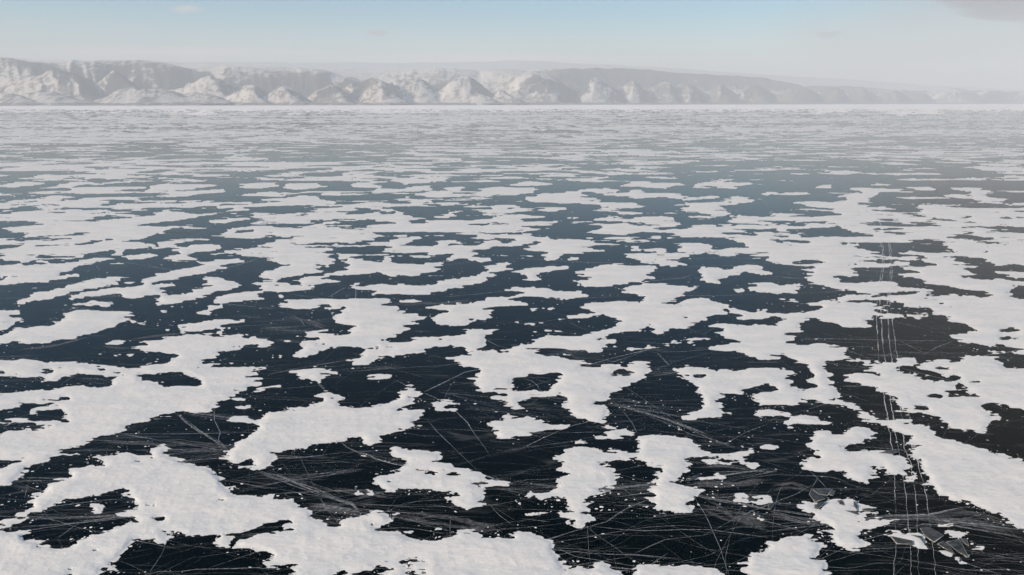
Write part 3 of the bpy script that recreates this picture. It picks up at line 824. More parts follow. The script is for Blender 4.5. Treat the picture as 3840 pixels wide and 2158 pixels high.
def snow_material():
    m, n, l = new_mat('wind_packed_snow')
    out = n.new('ShaderNodeOutputMaterial')
    b = n.new('ShaderNodeBsdfPrincipled')
    b.inputs['Roughness'].default_value = 0.75
    b.inputs['Specular IOR Level'].default_value = 0.25
    big = noise_tex(n, l, 0.25, (0.6, 1.6, 1), 0.1, 5, 0.6)
    fine = noise_tex(n, l, 2.2, (0.7, 1.4, 1), 0.15, 6, 0.62, 0.8)
    r1 = ramp(n, [(0.35, (0.70, 0.725, 0.735)), (0.62, (0.80, 0.795, 0.78))])
    l.new(big.outputs[0], r1.inputs[0])
    r2 = ramp(n, [(0.34, (0.88, 0.90, 0.91)), (0.5, (1.0, 1.0, 1.0))])
    l.new(fine.outputs[0], r2.inputs[0])
    mul = n.new('ShaderNodeMix'); mul.data_type = 'RGBA'; mul.blend_type = 'MULTIPLY'
    mul.inputs[0].default_value = 1.0
    l.new(r1.outputs[0], mul.inputs[6]); l.new(r2.outputs[0], mul.inputs[7])
    l.new(mul.outputs[2], b.inputs['Base Color'])
    bp = n.new('ShaderNodeBump')
    bp.inputs['Strength'].default_value = 0.45
    bp.inputs['Distance'].default_value = 0.06
    l.new(fine.outputs[0], bp.inputs['Height'])
    l.new(bp.outputs[0], b.inputs['Normal'])
    at = n.new('ShaderNodeAttribute'); at.attribute_name = 'cover'
    dust = noise_tex(n, l, 5.0, (0.6, 1.6, 1), 0.0, 4, 0.7)
    g = n.new('ShaderNodeMath'); g.operation = 'MULTIPLY_ADD'; g.inputs[1].default_value = 1.4; g.inputs[2].default_value = -0.70
    l.new(dust.outputs[0], g.inputs[0])
    h = n.new('ShaderNodeMath'); h.operation = 'MULTIPLY_ADD'; h.inputs[1].default_value = 1.35; h.use_clamp = True
    l.new(at.outputs['Fac'], h.inputs[0]); l.new(g.outputs[0], h.inputs[2])
    tr = n.new('ShaderNodeBsdfTransparent'); mx = n.new('ShaderNodeMixShader')
    l.new(h.outputs[0], mx.inputs[0]); l.new(tr.outputs[0], mx.inputs[1]); l.new(b.outputs[0], mx.inputs[2])
    l.new(mx.outputs[0], out.inputs[0])
    return m

def ice_material():
    m, n, l = new_mat('black_lake_ice')
    out = n.new('ShaderNodeOutputMaterial')
    b = n.new('ShaderNodeBsdfPrincipled')
    b.inputs['IOR'].default_value = 1.31
    b.inputs['Specular IOR Level'].default_value = 0.10
    # clear black ice, with cloudy veils of trapped bubbles and fine frozen-in streaks
    deep = (0.0, 0.0020, 0.0021)
    veil = noise_tex(n, l, 0.09, (0.55, 1.3, 1), 0.2, 7, 0.62, 0.6)
    rv = ramp(n, [(0.60, 0.0), (0.82, 0.75)])
    l.new(veil.outputs[0], rv.inputs[0])
    grain = noise_tex(n, l, 1.7, (0.5, 1.8, 1), 0.1, 6, 0.7)
    rg = ramp(n, [(0.36, 0.0), (0.72, 1.0)])
    l.new(grain.outputs[0], rg.inputs[0])
    f1 = math_n(n, l, 'MULTIPLY', rv.outputs[0], rg.outputs[0])
    c1 = mixc(n, l, f1, deep, (0.13, 0.13, 0.132))
    # thin streaks: contour lines of stretched noise, two families
    prev = c1
    for k, (sc, vs_, rot, wd, amp) in enumerate(((0.07, (0.16, 2.6, 1), 0.06, 0.009, 0.30), (0.12, (0.14, 2.2, 1), -0.10, 0.010, 0.22), (0.04, (0.5, 2.2, 1), 0.45, 0.005, 0.3))):
        nz = noise_tex(n, l, sc, vs_, rot, 3, 0.5, 0.25)
        d = n.new('ShaderNodeMath'); d.operation = 'SUBTRACT'; d.inputs[1].default_value = 0.5
        l.new(nz.outputs[0], d.inputs[0])
        a = n.new('ShaderNodeMath'); a.operation = 'ABSOLUTE'
        l.new(d.outputs[0], a.inputs[0])
        rr = ramp(n, [(0.0, amp), (wd, 0.0)])
        l.new(a.outputs[0], rr.inputs[0])
        brk = noise_tex(n, l, 0.5, (0.4, 1.2, 1), 0.3 * k, 3, 0.6)
        rb = ramp(n, [(0.48, 0.0), (0.66, 1.0)])
        l.new(brk.outputs[0], rb.inputs[0])
        f = math_n(n, l, 'MULTIPLY', rr.outputs[0], rb.outputs[0])
        prev = mixc(n, l, f, prev, (0.22, 0.23, 0.235))
    l.new(prev, b.inputs['Base Color'])
    rro = ramp(n, [(0.3, 0.05), (0.7, 0.17)])
    l.new(grain.outputs[0], rro.inputs[0])
    l.new(rro.outputs[0], b.inputs['Roughness'])
    bp = n.new('ShaderNodeBump')
    bp.inputs['Strength'].default_value = 0.12
    bp.inputs['Distance'].default_value = 0.05
    l.new(grain.outputs[0], bp.inputs['Height'])
    l.new(bp.outputs[0], b.inputs['Normal'])
    l.new(b.outputs[0], out.inputs[0])
    return m

def crack_material(name, col, lo, hi):
    m, n, l = new_mat(name)
    out = n.new('ShaderNodeOutputMaterial')
    b = n.new('ShaderNodeBsdfPrincipled')
    b.inputs['Base Color'].default_value = (*col, 1)
    b.inputs['Roughness'].default_value = 0.5
    nz = noise_tex(n, l, 3.0, (1, 1, 1), 0, 5, 0.7)
    at = n.new('ShaderNodeAttribute'); at.attribute_name = 'edge'
    r1 = ramp(n, [(0.3, lo), (0.68, hi)])
    l.new(nz.outputs[0], r1.inputs[0])
    f = math_n(n, l, 'MULTIPLY', r1.outputs[0], at.outputs['Fac'])
    tr = n.new('ShaderNodeBsdfTransparent')
    mx = n.new('ShaderNodeMixShader')
    l.new(f, mx.inputs[0]); l.new(tr.outputs[0], mx.inputs[1]); l.new(b.outputs[0], mx.inputs[2])
    l.new(mx.outputs[0], out.inputs[0])
    return m

def plate_material():
    m, n, l = new_mat('broken_ice_plate')
    out = n.new('ShaderNodeOutputMaterial')
    b = n.new('ShaderNodeBsdfPrincipled')
    nz = noise_tex(n, l, 1.5, (1, 2, 1), 0.4, 5, 0.65)
    r = ramp(n, [(0.32, (0.006, 0.012, 0.014)), (0.68, (0.085, 0.09, 0.09))])
    l.new(nz.outputs[0], r.inputs[0]); l.new(r.outputs[0], b.inputs['Base Color'])
    b.inputs['Roughness'].default_value = 0.18
    b.inputs['IOR'].default_value = 1.31
    l.new(b.outputs[0], out.inputs[0])
    return m

def hill_material():
    m, n, l = new_mat('snowy_steppe_hills')
    out = n.new('ShaderNodeOutputMaterial')
    b = n.new('ShaderNodeBsdfPrincipled')
    b.inputs['Roughness'].default_value = 0.9
    b.inputs['Specular IOR Level'].default_value = 0.1
    nz = noise_tex(n, l, 0.0085, (1.0, 0.45, 1.3), 0.25, 9, 0.74, 1.0)
    fine = noise_tex(n, l, 0.035, (1, 1, 1), 0.0, 5, 0.7)
    a = n.new('ShaderNodeMath'); a.operation = 'MULTIPLY_ADD'; a.inputs[1].default_value = 0.25
    l.new(fine.outputs[0], a.inputs[0]); l.new(nz.outputs[0], a.inputs[2])
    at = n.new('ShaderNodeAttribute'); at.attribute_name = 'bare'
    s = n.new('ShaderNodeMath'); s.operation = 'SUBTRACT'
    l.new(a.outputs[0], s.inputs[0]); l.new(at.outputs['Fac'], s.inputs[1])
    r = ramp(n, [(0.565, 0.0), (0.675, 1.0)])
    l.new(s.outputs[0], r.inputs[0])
    earth = mixc(n, l, fine.outputs[0], (0.11, 0.098, 0.09), (0.22, 0.19, 0.165))
    fo = n.new('ShaderNodeAttribute'); fo.attribute_name = 'forest_and_shade'
    earth2 = mixc(n, l, fo.outputs['Fac'], earth, (0.035, 0.042, 0.04))  # dark tone for the plateau forest and for shade painted on the hills
    bp = n.new('ShaderNodeBump'); bp.inputs['Strength'].default_value = 0.45; bp.inputs['Distance'].default_value = 22.0
    gn = noise_tex(n, l, 0.012, (1.4, 0.5, 1), 0.1, 6, 0.65, 0.4)
    l.new(gn.outputs[0], bp.inputs['Height']); l.new(bp.outputs[0], b.inputs['Normal'])
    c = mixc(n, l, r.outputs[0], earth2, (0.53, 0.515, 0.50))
    l.new(c, b.inputs['Base Color'])
    l.new(b.outputs[0], out.inputs[0])
    return m

M_SNOW = snow_material()
M_ICE = ice_material()
M_FRESH, _n, _l = new_mat('fresh_deep_snow')
_b = _n.new('ShaderNodeBsdfPrincipled'); _o = _n.new('ShaderNodeOutputMaterial')
_z = noise_tex(_n, _l, 0.002, (1, 0.3, 1), 0, 3)
_r = ramp(_n, [(0.3, (0.84, 0.83, 0.82)), (0.6, (0.92, 0.91, 0.90))])
_l.new(_z.outputs[0], _r.inputs[0]); _l.new(_r.outputs[0], _b.inputs['Base Color']); _b.inputs['Roughness'].default_value = 0.9
_l.new(_b.outputs[0], _o.inputs[0])
M_CRACK = crack_material('white_ice_crack', (0.56, 0.60, 0.64), 0.1, 1.0)
M_FINE = crack_material('fine_ice_crack', (0.48, 0.52, 0.56), -0.25, 0.85)
M_CLOUDY = crack_material('cloudy_bubble_ice', (0.20, 0.20, 0.205), -0.55, 0.75)
M_VEIL = crack_material('cloudy_ice_crack', (0.38, 0.40, 0.42), 0.05, 0.85)
M_TRACK = crack_material('snow_caked_tyre_line', (0.70, 0.705, 0.705), -1.35, 1.7)
_n, _l = M_TRACK.node_tree.nodes, M_TRACK.node_tree.links
_gap = noise_tex(_n, _l, 0.22, (1, 1, 1), 0, 2, 0.5)
_gr = ramp(_n, [(0.30, 0.2), (0.50, 1.0)])
_l.new(_gap.outputs[0], _gr.inputs[0])
_mx = [x for x in _n if x.type == 'MIX_SHADER'][0]
_l.new(math_n(_n, _l, 'MULTIPLY', _mx.inputs[0].links[0].from_socket, _gr.outputs[0]), _mx.inputs[0])
M_PLATE = plate_material()
M_HILL = hill_material()

# ------------------------------------------------------------------ the lake ice
ys = np.concatenate([np.linspace(-600, 400, 11), np.geomspace(500, 31500, 24)])
xs = np.linspace(-27500, 27500, 23)
GX, GY = np.meshgrid(xs, ys)
ice = grid_obj('lake_ice', GX, GY, np.zeros_like(GX), M_ICE)
tag(ice, kind='structure')

# ------------------------------------------------------------------ hills on the far shore
SHORE = lambda px: np.interp(px, [-900, 0, 1200, 1920, 2900, 3840, 4700], [6600, 7000, 7900, 9000, 11500, 14500, 16500])
ROWX = math.cos(PITCH)
T0 = lambda x: x * .4969
T1 = lambda x: x * .4969 + 1280
T2 = lambda x: x * .4969 + 2560
# crest: photo column, photo row, half width in photo pixels, metres behind the shore, roundness
HILLS = []
def hill(fx, x, y, w, back, rnd=1.35, wd=None):
    HILLS.append((fx(x), y * .4969, w * .4969, back, rnd, wd))
for a in ((60, 440, 460, 2600, 1.6), (-380, 420, 420, 2600, 1.6), (470, 535, 360, 1500, 1.3), (640, 470, 460, 2700, 1.8), (1010, 458, 500, 2900, 1.8), (920, 530, 190, 1250, 1.3),
          (1080, 668, 270, 560, 1.9), (1560, 575, 270, 1200, 1.35), (1500, 702, 190, 440, 1.8), (1890, 632, 170, 700, 1.3), (2170, 668, 180, 520, 1.5),
          (90, 705, 140, 500, 1.7), (330, 690, 210, 600, 1.7), (1720, 505, 460, 3000, 1.9), (2200, 510, 460, 3200, 1.9), (2500, 640, 170, 800, 1.4)):
    hill(T0, *a)
for a in ((230, 590, 290, 1000, 1.45), (520, 600, 310, 1150, 1.35), (300, 657, 140, 460, 1.6), (940, 585, 260, 900, 1.3), (1040, 702, 130, 430, 1.7), (1260, 685, 140, 480, 1.5),
          (1480, 527, 280, 2100, 1.6), (1540, 598, 300, 1000, 1.35), (1930, 592, 250, 900, 1.3), (2200, 602, 230, 900, 1.4), (2450, 612, 200, 900, 1.4), (760, 520, 500, 3200, 1.9), (1190, 525, 420, 3000, 1.9)):
    hill(T1, *a)
for a in ((20, 624, 200, 900, 1.4), (270, 638, 230, 900, 1.4), (560, 649, 240, 900, 1.45), (870, 654, 240, 930, 1.45), (1120, 658, 200, 950, 1.45), (1340, 664, 210, 950, 1.45), (1580, 678, 200, 950, 1.45),
          (1800, 702, 180, 1100, 1.5), (2060, 670, 280, 1400, 1.65), (2330, 686, 280, 1600, 1.7), (2580, 692, 320, 1700, 1.7), (2900, 700, 320, 1800, 1.7)):
    hill(T2, *a)
pc = np.arange(-760, 4600, 3.4)
tb = np.concatenate([np.linspace(-60, 1700, 95), np.linspace(1760, 11800, 95)])
PX, TB = np.meshgrid(pc, tb)
SY = SHORE(PX)
HY = SY + TB
HX = (PX - 1920) / F_PX * HY * ROWX
# lateral metres measured at the shore, so neighbouring rows share their spurs
LX = (PX - 1920) / F_PX * SY * ROWX
w1 = fbm(LX, TB, 620, 4, 31) * 170
w2 = fbm(LX, TB, 620, 4, 47) * 220
bmp = fbm(LX, TB * 0.8, 480, 4, 59)
gul = fbm(LX + w1 * 1.2, TB * 0.38 + w2 * 0.7, 330, 5, 53, 0.5, True)
Z = np.full_like(HX, -6.0)
# the apron of pale outwash at the foot
apron = rise(np.interp(PX, [-800, 0, 330, 420, 700, 900, 1000, 1200, 1500, 1800, 2300, 3000, 4600], [389, 388, 381, 388, 391, 384, 387, 386, 388, 385, 388, 387, 386]), SY + 300)
Z = np.maximum(Z, np.maximum(apron, 3) * sstep(-30, 420, TB + fbm(LX, TB, 300, 3, 3) * 60) * (1 - 0.0 * TB) - 0.5 * (TB < -20))
for cx, cy, w, back, rnd, wd in HILLS:
    y_c = float(SHORE(cx)) + back
    H = rise(cy, y_c)
    if H < 5: continue
    wm = 1.02 * w / F_PX * y_c * ROWX
    lc = (cx - 1920) / F_PX * float(SHORE(cx)) * ROWX
    spur = rnd < 1.6
    depth = wd or max(520, min(wm * 1.2, back * 1.15))
    ddx = (LX + w1 * 0.45 - lc - 0.30 * (back - TB)) / (wm * 1.08)
    ddy = (TB + w2 * 0.8 - back) / depth
    d = np.sqrt(ddx ** 2 + ddy ** 2) * (1 + 0.14 * gul + 0.22 * bmp) + 0.0
    m = (d < 1.02) | (spur & (np.abs(ddx) < 1.3) & (np.abs(ddy) < 1.2))
    if not m.any(): continue
    dd = np.clip(d, 0, 1)
    if spur:
        sx_ = np.abs(ddx + 0.22 * bmp + 0.10 * gul) * (1 + 0.15 * bmp)
        sx_ = np.sqrt(sx_ ** 2 + 0.006) - 0.07
        tent = np.clip(1 - 0.95 * sx_ - 0.95 * np.abs(ddy) ** 1.35, 0, 1)
    prof = (1 - dd ** (rnd * 1.25)) ** (1.0 + 0.35 * (1.9 - rnd))
    hz = H * (tent if spur else prof)
    kk = 14.0
    hs = np.clip(0.5 + 0.5 * (hz - Z) / kk, 0, 1)
    Z = np.where(m, Z + (hz - Z) * hs + kk * hs * (1 - hs) * (hz > 2), Z)
Z = box_blur(box_blur(Z, 2, 0), 2, 1)
foot_ = np.clip((TB + 30 * bmp + 20) / 560, 0, 1) ** 0.7
Z = np.where(Z > 20, 20 + (Z - 20) * foot_, Z)
# plateau behind, its edge following the skyline
skx = [-800, 0, 60, 175, 240, 280, 330, 500, 560, 640, 850, 1100, 1280, 1630, 1780, 2000, 2220, 2420, 2560, 2760, 2910, 3010, 3160, 3310, 3420, 3560, 3700, 3840, 4600]
sky_rows = [212, 219, 221, 228, 262, 240, 232, 227, 230, 243, 245, 254, 260, 260, 262, 262, 262, 268, 277, 287, 300, 322, 326, 333, 342, 340, 342, 346, 350]
DEEP = np.interp(PX, [-800, 0, 1700, 2100, 2900, 3800, 4600], [9000, 9000, 8200, 3600, 3300, 3000, 3000])
edge = rise(np.interp(PX, skx, sky_rows), SY + DEEP) * (1 + 0.05 * fbm(LX, TB, 1500, 4, 109))
ramp_ = np.clip((TB + gul * 130 + w2 * 0.6 - 900) / (DEEP - 900), 0, 1)
pl = edge * np.where(PX < 1900, 1 - (1 - ramp_) ** np.interp(PX, [1500, 1900], [1.25, 1.0]), ramp_ ** np.interp(PX, [1900, 2300], [1.0, 1.7])) * (1 - 0.7 * sstep(DEEP + 300, DEEP + 2600, TB))
pl = pl * (1 + 0.06 * fbm(LX, TB, 700, 5, 113) * sstep(0, 200, pl))
Z = np.maximum(Z, pl)
gul2 = fbm(LX + w1 * 0.5, TB * 0.22 + w2 * 0.3, 150, 4, 131, 0.55, True)
Z = Z + np.clip(Z, 0, 120) / 120 * (gul2 * 24 * sstep(15, 160, Z) * (1 - sstep(0.6, 0.92, Z / np.maximum(60, edge))) + gul * 20 * sstep(10, 200, Z) + fbm(LX, TB, 110, 4, 71) * 9)
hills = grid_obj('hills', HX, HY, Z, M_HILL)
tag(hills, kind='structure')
bare = 0.06 * fbm(LX, TB, 900, 3, 91) + 0.12 * sstep(1500, 500, TB) * sstep(2000, 3000, PX) - 0.10 * sstep(0.3, 0.9, gul)
bare = bare + 0.10 * (Z < 25)
forest_and_shade = sstep(1900, 2900, TB) * sstep(1900, 2150, PX) * sstep(3600, 2900, PX) * sstep(-0.6, 0.2, 0.6 + gul)
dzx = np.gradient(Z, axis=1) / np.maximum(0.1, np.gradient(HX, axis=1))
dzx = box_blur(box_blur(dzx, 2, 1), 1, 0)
shade_side = sstep(-0.06, 0.5, -dzx)  # slopes facing right, where shade is painted into the hill colour
forest_and_shade = np.maximum(forest_and_shade, 0.62 * shade_side)
forest_and_shade = np.maximum(forest_and_shade, 0.85 * sstep(1150, 700, PX) * sstep(500, 1100, TB) * sstep(0.35, -0.1, dzx + 0.25 * bmp))  # left massif: shade painted dark, left-facing crests kept pale
forest_and_shade = np.maximum(forest_and_shade, 0.8 * sstep(0.0, 0.35, fbm(LX, TB, 700, 4, 97) + 0.15 - 0.5 * gul) * sstep(300, 900, TB))
back_ = sstep(2300, 4200, TB) * sstep(2000, 1700, PX)  # back plateau at left, paled in colour to imitate mist on the skyline
forest_and_shade = forest_and_shade * (1 - 0.85 * back_)
mist_fade = sstep(0.45, 0.9, Z / np.maximum(60, edge)) * sstep(2150, 1750, PX) * sstep(700, 1500, TB)  # left and middle ridge tops whitened in colour, standing in for mist
forest_and_shade = forest_and_shade * (1 - 0.9 * mist_fade)
bare = bare + 0.22 * sstep(0.2, 1.0, forest_and_shade) - 0.12 * back_ - 0.16 * mist_fade  # snow cover thinned for painted shade, thickened for painted mist
for nm, arr in (('bare', bare), ('forest_and_shade', forest_and_shade)):
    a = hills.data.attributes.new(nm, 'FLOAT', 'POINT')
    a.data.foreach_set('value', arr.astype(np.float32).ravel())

# a farther ridge fading into the air
pc2 = np.arange(-1000, 4900, 14.0)
tb2 = np.linspace(0, 2600, 14)
P2, T2b = np.meshgrid(pc2, tb2)
Y2 = 26000 + T2b
rr = rise(np.interp(P2, [-1000, 0, 900, 1700, 1900, 2200, 2560, 3000, 3400, 3700, 4100, 4900], [218, 222, 232, 232, 224, 236, 256, 286, 312, 330, 352, 370]), 27300) - 20
Z2 = rr * np.sin(np.pi * np.clip(T2b / 2600, 0, 1)) ** 0.7 + fbm(P2 * 9, T2b, 1500, 4, 8) * 40 * np.sin(np.pi * T2b / 2600) - 5
ridge = grid_obj('far_ridge', (P2 - 1920) / F_PX * Y2 * ROWX, Y2, Z2, M_HILL)
tag(ridge, kind='structure')
for nm, v in (('bare', 0.5), ('forest_and_shade', 0.8)):
    a = ridge.data.attributes.new(nm, 'FLOAT', 'POINT')
    a.data.foreach_set('value', np.full(P2.size, v, np.float32))

# ------------------------------------------------------------------ snow: where it lies
rows = np.concatenate([np.arange(388.5, 404, 0.6), np.arange(404, 470, 0.9), np.arange(470, 640, 1.5), np.arange(640, 900, 2.2), np.arange(900, 2220, 3.0), np.arange(2220, 2900, 7.0)])
cols = np.concatenate([np.arange(-1500, -120, 8.5), np.arange(-120, 3960, 3.4), np.arange(3960, 5340, 8.5)])
CX, CY = np.meshgrid(cols, rows)
WX, WY = ground(CX, CY)
H_, W_ = CX.shape

def fill(mask, poly, val, ylo, yhi):
    x = poly[:, 0]; y = poly[:, 1]
    x2 = np.roll(x, -1); y2 = np.roll(y, -1)
    j0, j1 = np.searchsorted(rows, [max(y.min(), ylo), min(y.max(), yhi)])
    for j in range(j0, j1):
        r = rows[j]
        c = (y <= r) != (y2 <= r)
        if not c.any(): continue
        xi = np.sort(x[c] + (r - y[c]) / (y2[c] - y[c]) * (x2[c] - x[c]))
        for k in range(0, len(xi) - 1, 2):
            a, b = np.searchsorted(cols, [xi[k], xi[k + 1]])
            mask[j, a:b] = val

mask = np.zeros((H_, W_), np.float32)
for key, (x0, y0, sc, ylo, yhi, base, txt) in TILES.items():
    x1 = x0 + (1280 if key[0] == 'D' else 960)
    j0, j1 = np.searchsorted(rows, [ylo, yhi]); i0, i1 = np.searchsorted(cols, [x0, x1])
    sub = np.zeros_like(mask); sub[:] = base
    for line in txt.strip().splitlines():
        p = pts_of(line[2:])
        p[:, 0] = p[:, 0] * sc + x0; p[:, 1] = p[:, 1] * sc + y0
        fill(sub, p, 1.0 if line[0] == 'S' else 0.0, ylo, yhi)
    mask[j0:j1, i0:i1] = sub[j0:j1, i0:i1]
ia, ib = np.searchsorted(cols, 3), np.searchsorted(cols, 3837) - 1
mask[:, :ia] = mask[:, ia:ia + 1]
mask[:, ib + 1:] = mask[:, ib:ib + 1]
jb = np.searchsorted(rows, 2156) - 1
mask[jb + 1:] = mask[jb:jb + 1]
ppm = F_PX / np.maximum(1.0, WY * math.cos(PITCH) + CAM_H * math.sin(PITCH))      # photo pixels per metre
def warp(m, ax, ay):
    jj = np.clip(np.round(np.arange(H_)[:, None] + ay), 0, H_ - 1).astype(int)
    ii = np.clip(np.round(np.arange(W_)[None, :] + ax), 0, W_ - 1).astype(int)
    return m[jj, ii]
drow = np.gradient(rows)[:, None]
def lod_fbm(kx, lam0, octs, seed, gain, mul=4.2):
    """noise whose finest wave follows the spacing of the mesh rows"""
    cell = np.gradient(-WY, axis=0) if WY[0, 0] > WY[-1, 0] else np.gradient(WY, axis=0)
    lv = np.clip(np.log2(np.maximum(1e-6, np.maximum(lam0, mul * np.abs(cell)) / lam0)), 0, 11)
    out = np.zeros_like(WX)
    for k in range(12):
        wgt = np.clip(1 - np.abs(lv - k), 0, 1)
        r_ = np.flatnonzero(wgt.max(axis=1) > 0)
        if not len(r_): continue
        sl_ = slice(r_[0], r_[-1] + 1)
        out[sl_] += wgt[sl_] * fbm(WX[sl_] * kx, WY[sl_], lam0 * 2.0 ** k, octs, seed + 7 * k, gain)
    return out
q1 = fbm(WX * 0.6 + 0.1 * WY, WY, 1.1, 4, 301, 0.65)
q2 = fbm(WX * 0.35 - 0.06 * WY, WY, 0.7, 4, 311, 0.65)
soft0 = box_blur(box_blur(mask, 2, 0), 2, 1)
q3 = lod_fbm(0.10, 0.22, 3, 321, 0.7, 3.0) + 0.5 * lod_fbm(0.3, 0.6, 3, 331, 0.7, 5.0)
tilt = (CX - 1920) / 1920
fing = q3 * np.interp(CY, [600, 1150, 1600, 2300], [80, 90, 88, 84]) / 3.4
mw = warp(mask, q1 * 1.1 * np.minimum(ppm, 60) / 3.4 * sstep(900, 1300, CY) + fing, q2 * 0.7 * np.minimum(ppm, 60) / 3.4 * sstep(900, 1300, CY) + fing * 0.10 * tilt)
soft = box_blur(box_blur(mw, 2, 0), 2, 1)
soft = 0.58 * soft + 0.42 * box_blur(box_blur(soft0, 3, 1), 2, 0)
sharp = 0.75 * box_blur(box_blur(mw, 1, 0), 1, 1) + 0.25 * soft0
kn = sstep(1050, 1550, CY)
soft = sharp + (soft - sharp) * kn

# beyond the surveyed part the same wind pattern goes on
mid = sstep(680, 720, CY) * sstep(1150, 950, CY)
rag = lod_fbm(0.42, 0.5, 4, 5, 0.72)
rag2 = lod_fbm(0.22, 1.5, 4, 6, 0.62)
rag3 = lod_fbm(0.11, 0.32, 3, 8, 0.6)
traced = soft + 0.045 * sstep(820, 1050, CY) - 0.03 * sstep(1000, 800, CY) + (1.2 * rag + (0.55 + 0.8 * mid) * rag2 + 0.75 * rag3) * (1 - 0.55 * sstep(0.8, 1.0, soft)) * (0.35 + 0.65 * sstep(0.08, 0.38, soft))
wob = fbm(WX, WY, 30, 2, 77)
far_n = fbm(WX * 0.50 + wob * 3, WY * 0.95, 8.0, 6, 11, 0.62) + 0.28 * fbm(WX * 0.5, WY, 90, 2, 15)
near_n = fbm(WX * 0.75, WY, 9, 6, 21, 0.55)
wild_far = 0.5 + 1.5 * (far_n - 0.03) + 0.35 * rag2 + 0.22 * sstep(600, 440, CY)
wild_near = 0.5 + 1.5 * (near_n + 0.05)
wild = wild_far + (wild_near - wild_far) * sstep(640, 900, CY)
shore_snow = sstep(412, 409.5, CY + fbm(WX, WY * 0.15, 900, 3, 61) * 2.2)
wild = np.maximum(wild, shore_snow * 1.2)
edge_n = fbm(WX, WY, 4.0, 3, 521) * 90
k_in = sstep(668, 700, CY) * sstep(2330, 2200, CY + edge_n) * sstep(-230, -60, CX + edge_n) * sstep(4070, 3900, CX + edge_n)
# small scraps of snow between the large patches of the middle distance
traced = np.maximum(traced, mid * (wild_far - 0.05 - 0.15 * sstep(930, 740, CY)) + (1 - mid) * -9)
field = wild + (traced - wild) * k_in
# flecks: wind-blown crumbs; their size follows the cell size, in octaves
lod = np.round(np.log2(np.maximum(1.0, (ground(CX, CY + 3)[1] - WY) / -0.085)) )
flk = np.full_like(field, -1.0)
for k in np.unique(lod):
    mk = lod == k
    s_ = 0.13 * 2.0 ** k
    flk[mk] = vnoise(WX[mk] / s_ * 0.42 + 0.1 * WY[mk] / s_, WY[mk] / s_ * 0.9, 131 + int(k)) * 0.75 + 0.25 * vnoise(WX[mk] / s_ * 1.3, WY[mk] / s_ * 2.1, 171 + int(k))
dens = fbm(WX, WY, 5.0, 3, 41) * 0.16
near_edge = sstep(0.02, 0.45, box_blur(box_blur(soft, 9, 0), 12, 1))
thr = 0.92 - dens * 0.7 - 0.20 * near_edge + 0.10 * sstep(1300, 800, CY) + 0.8 * sstep(760, 680, CY)
field = np.maximum(field, np.where(field < 0.5, 0.5 + (flk - thr) * 1.2, field))
field = field.astype(np.float32)

# ------------------------------------------------------------------ split the snow into patches
inside = field > 0.5
def components(m):
    """4-connected labels from row runs"""
    lab = np.zeros(m.shape, np.int32)
    par = [0]
    def find(a):
        while par[a] != a:
            par[a] = par[par[a]]; a = par[a]
        return a
    prev = []
    for j in range(m.shape[0]):
        d = np.diff(np.concatenate([[0], m[j].view(np.int8), [0]]))
        st = np.flatnonzero(d == 1); en = np.flatnonzero(d == -1)
        cur = []
        k = 0
        for a, b in zip(st.tolist(), en.tolist()):
            while k < len(prev) and prev[k][1] <= a: k += 1
            q = k; root = 0
            while q < len(prev) and prev[q][0] < b:
                r_ = find(prev[q][2])
                if not root: root = r_
                elif r_ != root: par[max(root, r_)] = min(root, r_); root = min(root, r_)
                q += 1
            if not root:
                root = len(par); par.append(root)
            cur.append((a, b, root))
            lab[j, a:b] = root
        prev = cur
    mp = np.array([find(i) for i in range(len(par))])
    return mp[lab]

# bodies are told apart at their necks: cores grow back to the outline
core_f = box_blur(box_blur(np.clip(field, 0, 1), 4, 0), 6, 1)
core_lim = np.where(CY > 700, 0.80, 0.72)
cores = components((core_f > core_lim) & inside)
lab = cores.copy()
for it in range(60):
    grown = lab.copy()
    for ax, sh in ((0, 1), (0, -1), (1, 1), (1, -1)):
        r_ = np.roll(lab, sh, ax)
        grown = np.where((grown == 0) & inside, r_, grown)
    if (grown == lab).all(): break
    lab = grown
rest = components(inside & (lab == 0))
lab = np.where(rest > 0, rest + cores.max() + 1, lab)

# ------------------------------------------------------------------ contour mesh of the snow
thick = np.interp(CY, [388, 700, 2300], [0.5, 0.12, 0.05])
up = sstep(0.5, 0.95, field)
sas = fbm(WX * 0.6 + WY * 0.15, WY, 1.3, 5, 201, 0.55, True) * 0.5 + fbm(WX, WY, 6.0, 3, 211) * 0.5
relief = np.interp(CY, [388, 600, 1100, 2300], [0.0, 0.02, 0.05, 0.075])
deepin = box_blur(box_blur(np.clip(field, 0, 1), 5, 0), 5, 1)
ZS = 0.0055 + up * 0.004 + sstep(0.62, 1.05, deepin) * (thick * 0.35 + relief * (0.4 + sas))
ZS = np.maximum(ZS, 0.0075)
NN = H_ * W_
idx = np.arange(NN).reshape(H_, W_)
ff = field
def lerp_pts(j, i, dj, di):
    a = ff[j, i]; b = ff[j + dj, i + di]
    t = np.clip((0.5 - a) / np.where(np.abs(b - a) < 1e-6, 1e-6, b - a), 0.02, 0.98)
    return WX[j, i] + t * (WX[j + dj, i + di] - WX[j, i]), WY[j, i] + t * (WY[j + dj, i + di] - WY[j, i])
jj, ii = np.mgrid[0:H_, 0:W_ - 1]
ehx, ehy = lerp_pts(jj, ii, 0, 1)
jj2, ii2 = np.mgrid[0:H_ - 1, 0:W_]
evx, evy = lerp_pts(jj2, ii2, 1, 0)
VX = np.concatenate([WX.ravel(), ehx.ravel(), evx.ravel()])
VY = np.concatenate([WY.ravel(), ehy.ravel(), evy.ravel()])
VZ = np.concatenate([ZS.ravel(), np.full(ehx.size + evx.size, 0.005)])
